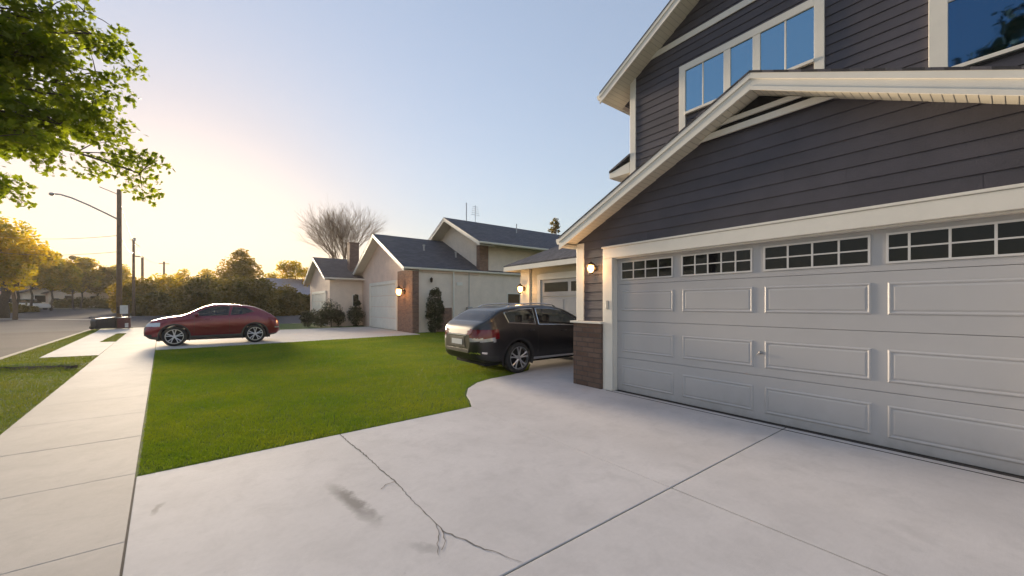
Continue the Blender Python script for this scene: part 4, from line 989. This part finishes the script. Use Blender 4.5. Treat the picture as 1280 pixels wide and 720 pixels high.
# gold-lit trees along the far side of the street, left
far = [(-8, 34, 9.5, 3.6, 'gold'), (40, 52, 9.4, 3.2, 'gold'), (64, 56, 8.9, 3.1, 'gold'), (80, 60, 8.0, 2.9, 'olive'), (100, 64, 8.7, 3.1, 'gold'), (121, 68, 8.7, 3.2, 'olive'), (20, 46, 9.6, 3.4, 'gold'), (143, 72, 8.0, 3.4, 'gold'),
       (50, 84, 11, 5.5, 'olive'), (92, 94, 10.5, 6, 'olive')]
far_lab = ['golden green tree at the left edge above the parked white cars', 'golden tree behind the pale roof ridge on the left', 'tallest golden tree over the dark far house', 'golden tree between the far hill trees', 'golden tree with a pointed top left of the poles', 'golden tree left of the tall pole, beyond the pointed one',
           'golden tree standing behind the leaning pale trunks', 'low golden tree seen just behind the tall pole', 'olive tree of the far hill on the left', 'olive tree of the far hill nearer the poles']
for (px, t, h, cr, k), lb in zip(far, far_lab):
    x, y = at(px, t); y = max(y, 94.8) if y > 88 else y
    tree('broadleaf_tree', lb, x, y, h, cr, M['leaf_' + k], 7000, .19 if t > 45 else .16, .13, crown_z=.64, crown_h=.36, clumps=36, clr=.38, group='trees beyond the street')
x, y = at(95, 90); tree('slender_tree', 'single thin tree top poking above the golden trees', x, max(95, y), 13, 1.1, M['leaf_olive'], 700, .2, .12, crown_z=.8, crown_h=.2, clumps=10, clr=.5, group=None)
tree('broadleaf_tree', 'tree across the street that shows reflected in the upper right window', -16.5, -1.5, 19, 5.2, M['leaf_shrub'], 9000, .22, .25, crown_z=.66, crown_h=.36, clumps=40, clr=.36)
# low dark planting before the far houses
for px, t, h, cr, lb in ((50, 68, 1.5, 1.6, 'low dark shrub before the left end of the grey brown far house'), (78, 66, 1.3, 1.7, 'low dark shrub between the two middle far houses'), (104, 67, 1.6, 2.0, 'wide low dark shrub before the low far house'), (128, 68, 2.2, 2.2, 'dark shrub before the long far house'), (140, 66, 1.6, 1.8, 'dark shrub just left of the tall pole'), (14, 48, 1.0, 1.6, 'low hedge clump before the parked white cars'), (30, 50, .8, 1.3, 'small hedge clump right of the pale trunk')):
    x, y = at(px, t); tree('shrub', lb, x, y, h, cr, M['leaf_dark'], 1500, .16, .05, crown_z=.5, crown_h=.5, clumps=22, clr=.45, group='planting before the far houses', cat='shrub')
# leaning trunks at the left edge
for (px, t, h, lb, bk, r_) in ((3, 38, 6.5, 'dark thick trunked tree at the very left edge', 'bark', .42), (19, 36, 6.3, 'pale slim trunked tree beside the dark trunk', 'barkpale', .16)):
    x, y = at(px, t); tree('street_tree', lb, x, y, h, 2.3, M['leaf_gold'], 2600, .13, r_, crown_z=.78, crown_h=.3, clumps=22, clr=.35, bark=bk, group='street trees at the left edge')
# big dark bushes behind the red car
bl = [(172, 52, 5.6, 2.6, 'olive', 'olive bush between the poles and the dark bushes'), (206, 56, 6.2, 2.8, 'gold', 'gold lit bush just right of the third pole'), (190, 46, 3.0, 2.0, 'dark', 'low dark bush above the front of the burgundy car'), (250, 44, 5.2, 2.6, 'dark', 'rounded dark bush left of the widest bush behind the burgundy car'), (228, 50, 4.9, 2.3, 'olive', 'dull olive bush left of the rounded dark bush'), (278, 47, 5.0, 2.3, 'dark', 'dark bush in the middle of the hedge behind the burgundy car'), (310, 41, 4.9, 3.1, 'dark', 'widest dark rounded bush behind the rear of the burgundy car'),
      (354, 50, 3.9, 2.2, 'dark', 'dark brown hedge bush below the pale lilac roof'), (379, 52, 3.8, 1.9, 'dark', 'dark hedge bush left of the small tan house'), (336, 48, 3.4, 1.9, 'dark', 'low dark bush right of the widest dark bush')]
for px, t, h, cr, k, lb in bl:
    x, y = at(px, t); tree('bush', lb, x, y, h, cr, M['leaf_' + k], 11000, .16, .12, base=-.1, crown_z=.46, crown_h=.54, clumps=40, clr=.52, group='bushes behind the burgundy car', flat=.9, cat='bush')
x, y = at(301, 58); tree('pine_tree', 'broad pine standing above the dark bushes in the sunset', x, y, 10.4, 3.7, M['leaf_olive'], 9000, .17, .22, base=-.1, crown_z=.64, crown_h=.37, clumps=70, clr=.30, flat=.75, cone=True)
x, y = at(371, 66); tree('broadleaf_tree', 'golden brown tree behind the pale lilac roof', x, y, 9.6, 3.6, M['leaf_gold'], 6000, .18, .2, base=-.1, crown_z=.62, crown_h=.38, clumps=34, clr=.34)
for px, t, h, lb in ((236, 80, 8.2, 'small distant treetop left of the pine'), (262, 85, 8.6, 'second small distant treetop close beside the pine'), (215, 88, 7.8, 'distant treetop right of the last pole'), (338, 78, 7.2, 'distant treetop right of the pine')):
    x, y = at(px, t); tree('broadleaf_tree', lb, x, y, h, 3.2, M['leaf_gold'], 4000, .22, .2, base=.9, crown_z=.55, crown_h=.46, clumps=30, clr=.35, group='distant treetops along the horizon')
# shrubs by the houses
def shrub(lb, x, y, h, cr, n=2600, leaf=.05, cone=False, name='shrub', cl=26, clr=.42): 
    tree(name, lb, x, y, h, cr, M['leaf_shrub'], n, leaf, .03, base=0, crown_z=.52, crown_h=.5, clumps=cl, clr=clr, group='shrubs along the house fronts', flat=1.0, cat='shrub', cone=cone)
tt = thing('topiary_shrub', 'tall dark teardrop shrub against the beige side wall', 'shrub', (9.62, 19.95, 0))
Cs = []; Rs = []
for i in range(80):
    a = random.uniform(0, 6.28); zz = random.uniform(.12, 2.4); f = .55 * math.sin(math.pi * min(1, (zz / 2.75)) ** .75) ** .8; Cs.append((9.62 + f * .7 * math.cos(a), 19.95 + f * .7 * math.sin(a), zz)); Rs.append(.17)
V, F = leaf_cloud(np.array(Cs), np.array(Rs), 9000, .04, 1.1); np_mesh('crown', V, F, M['leaf_shrub'], tt); MB().tube([(9.62, 19.95, -.02), (9.62, 19.95, 1.9)], [.05, .02], 6).build('stem', M['bark'], tt)
def pxg(px, Y): r = (px - 640) / 480; return Y * (.798*r + .603) / (.798 - .603*r)
for (px, Y, h, cr, lb) in [(385, 31.2, 1.2, .6, 'small dark shrub left of the white far garage door'), (401, 29.7, 1.5, .75, 'round dark shrub in front of the far garage door'), (414, 29.6, 2.0, .85, 'taller dark shrub at the corner of the small tan house'), (423, 29.7, 1.3, .55, 'dark shrub right of the taller corner shrub'),
                           (444, 29.6, 1.5, .62, 'dark bushy shrub beside the open grey wall left of the white door'), (446, 29.9, 2.5, .30, 'thin shrub rising behind the bushy one')]:
    x = pxg(px, Y); shrub(lb, x, Y, h, cr)
# bare tree
bx_, by_ = at(429, 47)
bt = thing('bare_tree', 'leafless spreading tree behind the small tan house', 'tree', (bx_, by_, 0)); mb = MB()
def grow(p, d, L, r, dep):
    q = p + d * L; mid = p.lerp(q, .5) + Vector([random.gauss(0, .04) * L for _ in range(3)]); mb.tube([p, mid, q], [r, r * .85, r * .7], 5 if dep > 3 else 3, False)
    if dep == 0: return
    for k in range(3 if dep > 1 else 3):
        nd = (d + Vector((random.gauss(0, .30), random.gauss(0, .30), random.gauss(.05, .16)))).normalized(); grow(q if k else mid, nd, L * random.uniform(.70, .88), r * .62, dep - 1)
mb.tube([(bx_, by_, -.05), (bx_, by_, 2.5), (bx_, by_, 4.6)], [.34, .28, .24], 9)
for k in range(9):
    a = k * .72 + .3; sp = .14 + .34 * ((k * 7) % 9) / 9; grow(Vector((bx_, by_, 3.4 + .16 * k)), Vector((math.cos(a) * sp, math.sin(a) * sp, .95)).normalized(), 2.55, .075, 6)
mb.build('branch_crown', M['barkpale'], bt, smooth=True)
# small sparse tree above the ridge behind the low garage
x, y = at(693, 40); tree('slender_tree', 'thin sparse tree sticking up behind the tall cream house roof', x, y, 11.8, .62, M['leaf_dark'], 900, .10, .09, base=0, crown_z=.80, crown_h=.17, clumps=26, clr=.42, bark='barkpale')

# ================================================================= POLES, FAR THINGS
def pole(px, t, top_y, r, label, base_z=None, extra=None):
    x, y = at(px, t); z0 = gz(x, y) if base_z is None else base_z; zt = CAMH + (381 - top_y) / 480 * t
    th_ = thing('utility_pole', label, 'utility pole', (x, y, z0), 'timber poles along the street')
    MB().tube([(x, y, z0 - .1), (x, y, zt)], [r, r * .75], 12).build('shaft', M['pole'], th_, smooth=True); return th_, x, y, z0, zt
p1, x1_, y1_, z1_, zt1 = pole(149, 26, 237, .155, 'tall wooden pole with a long curved street light arm', -.02)
# arm reaching over the street with a lamp head
ar = MB(); e = Vector((-3.3, 1.9, 0)); a0 = Vector((x1_, y1_, zt1 - 2.05)); ap = [a0 + e * f + Vector((0, 0, hh)) for f, hh in ((0, 0), (.25, .5), (.5, .98), (.75, 1.4), (.92, 1.6), (1.0, 1.62))]
ar.tube(ap, .05, 8); ar.build('lamp_arm', M['metal'], p1, smooth=True)
MB().lathe([(.05, -.12), (.14, -.05), (.12, .05), (.04, .09)], tuple(ap[-1] + Vector((-.15, 0, -.02))), 'z', 12).build('lamp_head', M['metal'], p1, smooth=True)
MB().tube([(x1_ - .9, y1_ - .2, zt1 - .02), (x1_, y1_, zt1 - .35)], .025, 6).build('brace', M['metal'], p1)
MB().lathe([(.11, 0), (.12, .1), (.12, .4), (.10, .45)], (x1_ + .02, y1_ - .2, 1.0), 'z', 12).build('meter_box', M['bronze'], p1)
p2, x2_, y2_, z2_, zt2 = pole(167, 44, 298, .15, 'shorter wooden pole right of the tall pole')
MB().tube([(x2_ - .3, y2_, zt2 - .1), (x2_ + .5, y2_, zt2 - .9)], .03, 6).build('brace', M['metal'], p2); MB().lathe([(.12, 0), (.12, .3), (.05, .36)], (x2_ + .1, y2_ - .2, zt2 - .3), 'z', 8).build('insulator', M['metal'], p2)
p3, x3_, y3_, z3_, zt3 = pole(178, 58, 321, .2, 'pole with a short arm to the left at its top')
MB().tube([(x3_ - .95, y3_ - .3, zt3 + .02), (x3_, y3_, zt3)], .09, 6).build('crossarm', M['pole'], p3)
p4, x4_, y4_, z4_, zt4 = pole(205, 75, 327, .2, 'farthest thin pole rising over the olive bushes')
MB().tube([(x4_ - .8, y4_, zt4 - .4), (x4_ + .8, y4_, zt4 - .4)], .06, 6).build('crossarm', M['pole'], p4)
def wire(a, b, sag, label):
    a, b = Vector(a), Vector(b); pts = [a.lerp(b, i / 16) - Vector((0, 0, sag * 4 * (i/16) * (1 - i/16))) for i in range(17)]
    o = MB().tube(pts, .016, 4, False).build('overhead_wire', M['black']); o['label'] = label; o['category'] = 'wire'; o['group'] = 'wires strung between the poles'
wire((x1_, y1_, zt1 - .5), (x2_, y2_, zt2 - .2), .5, 'upper wire between the two tallest poles'); wire((x1_, y1_, zt1 - 2.9), (x2_, y2_, zt2 - 1.6), .5, 'lower wire between the two tallest poles')
wire((x2_, y2_, zt2 - .2), (x3_, y3_, zt3 - .1), .4, 'wire from the shorter pole to the armed pole'); wire((x3_, y3_, zt3), (x4_, y4_, zt4 - .4), .4, 'wire from the armed pole to the farthest pole')
lx, ly = at(-40, 34); wire((x1_, y1_, zt1 - 3.1), (lx, ly, 8.0), .4, 'long wire running left from the tall pole'); wire((x1_, y1_, zt1 - 4.2), (lx, ly, 6.6), .4, 'lower wire running left from the tall pole')
# toppled bin, red cabinet and marker post by the tall pole
gx, gy = at(133, 24.6)
M['binplastic'] = mat('bin_plastic', (.025, .024, .028), .4, var=.2); M['darkred'] = mat('dark_red_paint', (.10, .022, .025), .6, var=.2)
bn = thing('wheeled_bin', 'black wheeled bin lying on its side by the tall pole', 'bin', (gx, gy, 0), rot=R(37))
bo = MB().prism([(-.62, .10), (-.66, .55), (-.58, .70), (.30, .78), (.34, .08)], -.30, .30, 'y').build('bin_body', M['binplastic'], bn, bevel=.05, own=True)
MB().prism([(.34, .05), (.34, .82), (.42, .80), (.46, .45), (.42, .06)], -.33, .33, 'y').build('lid', M['black'], bn, bevel=.02, own=True)
for s in (-1, 1): MB().lathe([(.13, -.03), (.14, 0), (.13, .03)], (-.55, .27 * s, .16), 'y', 18).build('wheel', M['rubber'], bn, own=True)
MB().tube([(-.66, -.25, .72), (-.72, -.2, .80), (-.72, .2, .80), (-.66, .25, .72)], .02, 6).build('handle', M['black'], bn, own=True)
gx, gy = at(153, 25.2)
cb = thing('utility_cabinet', 'squat dark red utility cabinet at the foot of the tall pole', 'cabinet', (gx, gy, 0), rot=R(37))
MB().box(-.34, .34, -.2, .2, .05, .72).build('cabinet_body', M['darkred'], cb, bevel=.02, own=True); MB().box(-.37, .37, -.23, .23, .722, .77).build('lid', M['metal'], cb, bevel=.01, own=True); MB().box(.02, .2, -.212, -.201, .1, .38).build('notice_plate', M['paint'], cb, own=True)
MB().box(-.3, -.1, -.215, -.2015, .1, .6).build('door_panel', M['darkred'], cb, own=True)
gx, gy = at(161, 25.6)
po = thing('marker_post', 'thin dark post with a pale panel beside the tall pole', 'post', (gx, gy, 0)); MB().tube([(gx, gy, -.02), (gx, gy, 1.62)], .045, 8).build('shaft', M['pole'], po); MB().box(gx - .42, gx - .04, gy - .02, gy + .02, .98, 1.55).build('panel', M['paint'], po)
# far houses
def far_house(px, t, wd, hh, lb, mw, roof, rot=0.0, dz=0):
    x, y = at(px, t); z0 = gz(x, y) + .02
    r = thing('house', lb, 'house', (x, y, z0), 'houses beyond the street', R(37) + rot)
    q = MB(); q.box(-wd/2, wd/2, 0, 7, 0, hh); q.prism([(-wd/2, hh), (wd/2, hh), (0, hh + wd * .2)], .02, 7, 'y'); q.build('wall', M[mw], r, own=True)
    q = MB(); k = wd/2 + .5; q.prism([(-k, hh - .15), (0, hh + wd * .2 + .12), (k, hh - .15), (k, hh - .0), (0, hh + wd * .2 + .32), (-k, hh)], -.6, 7.4, 'y'); q.build('roof', M[roof], r, own=True)
    for i in range(3):
        xx = -wd/2 + wd * (i + .5) / 3
        if i == 1:
            MB().box(xx - .5, xx + .5, -.05, -.004, 0, 2.1).build('door', M['bronze'], r, own=True)
            w_ = MB().box(xx - .6, xx - .51, -.06, -.004, 0, 2.2).box(xx + .51, xx + .6, -.06, -.004, 0, 2.2).box(xx - .6, xx + .6, -.06, -.004, 2.11, 2.2).build('door_frame', M['white'], r, own=True)
        else:
            w_ = MB().box(xx - .75, xx + .75, -.05, -.003, .8, 2.2).build('window', M['white'], r, own=True); MB().box(xx - .62, xx + .62, -.06, -.051, .92, 2.08).build('pane', M['dglass'], w_, own=True)
    return r
far_house(62, 72, 12, 2.9, 'grey brown far house with pale roof edge under the golden trees', 'tan', 'shinglebrown', .3)
far_house(86, 70, 10, 2.6, 'low dark roofed far house right of the grey brown one', 'beige', 'shinglebrown', -.25)
far_house(115, 74, 13, 2.5, 'long low far house left of the tall pole', 'tan', 'shinglebrown', .1)
far_house(38, 78, 9, 4.2, 'far house with tall pale ridge at the left', 'beige', 'shinglebrown', -.4)
# small parked cars beyond the street
def small_car(px, t, lb, pm, rot):
    x, y = at(px, t)
    cc = dict(suv); cc['axles'] = suv['axles']
    r = thing('parked_car', lb, 'car', (x, y, gz(x, y) + .13), 'cars parked beyond the street', rot)
    q = MB(); q.prism([(-2.2, .3), (-2.25, .85), (-1.9, 1.0), (-1.4, 1.02), (1.1, .98), (1.9, .88), (2.2, .7), (2.2, .3)], -.88, .88, 'y'); q.build('body', pm, r, bevel=.08, own=True)
    q = MB(); q.prism([(-1.85, 1.0), (-1.45, 1.46), (.2, 1.5), (1.05, .99)], -.74, .74, 'y'); q.build('cabin_glass', M['dglass'], r, bevel=.05, own=True)
    q = MB(); q.prism([(-1.5, 1.465), (.22, 1.505), (.2, 1.55), (-1.4, 1.52)], -.72, .72, 'y'); q.build('roof_panel', pm, r, bevel=.015, own=True)
    for ax in (-1.35, 1.35):
        for s in (1, -1): MB().lathe([(.3, -.1), (.33, -.08), (.33, .08), (.3, .1)], (ax, s * .82, .33), 'y', 20).build('wheel', M['rubber'], r, own=True)
    return r
for px, t, lb, pm, rt in [(4, 56, 'white car at the left edge behind the dark trunk', 'whitepaint', .2), (14, 58, 'white car between the dark and pale trunks', 'whitepaint', -.1), (36, 54, 'white car right of the pale trunk', 'whitepaint', -.7), (72, 69, 'white car before the grey brown far house', 'whitepaint', -.5), (93, 71, 'pale car before the low far house', 'greypaint', -.6),
                         (166, 78, 'small white car seen between the poles', 'whitepaint', -.6), (176, 82, 'small grey car in the row right of the poles', 'greypaint', -.6), (186, 76, 'small white car nearest the dark bushes', 'whitepaint', -.6)]:
    small_car(px, t, lb, M[pm], rt)

# ================================================================= AIR
hz = MB().box(-130, 90, -45, 130, -1.4, 17).build('haze', M['white']); hz['kind'] = 'stuff'
hm = bpy.data.materials.new('haze_air'); hm.use_nodes = True; hn = hm.node_tree; hn.nodes.clear()
pv = hn.nodes.new('ShaderNodeVolumePrincipled'); pv.inputs['Color'].default_value = (.97, .93, .88, 1); pv.inputs['Density'].default_value = .0004; pv.inputs['Anisotropy'].default_value = .35
ho = hn.nodes.new('ShaderNodeOutputMaterial'); hn.links.new(pv.outputs[0], ho.inputs['Volume']); hz.data.materials[0] = hm
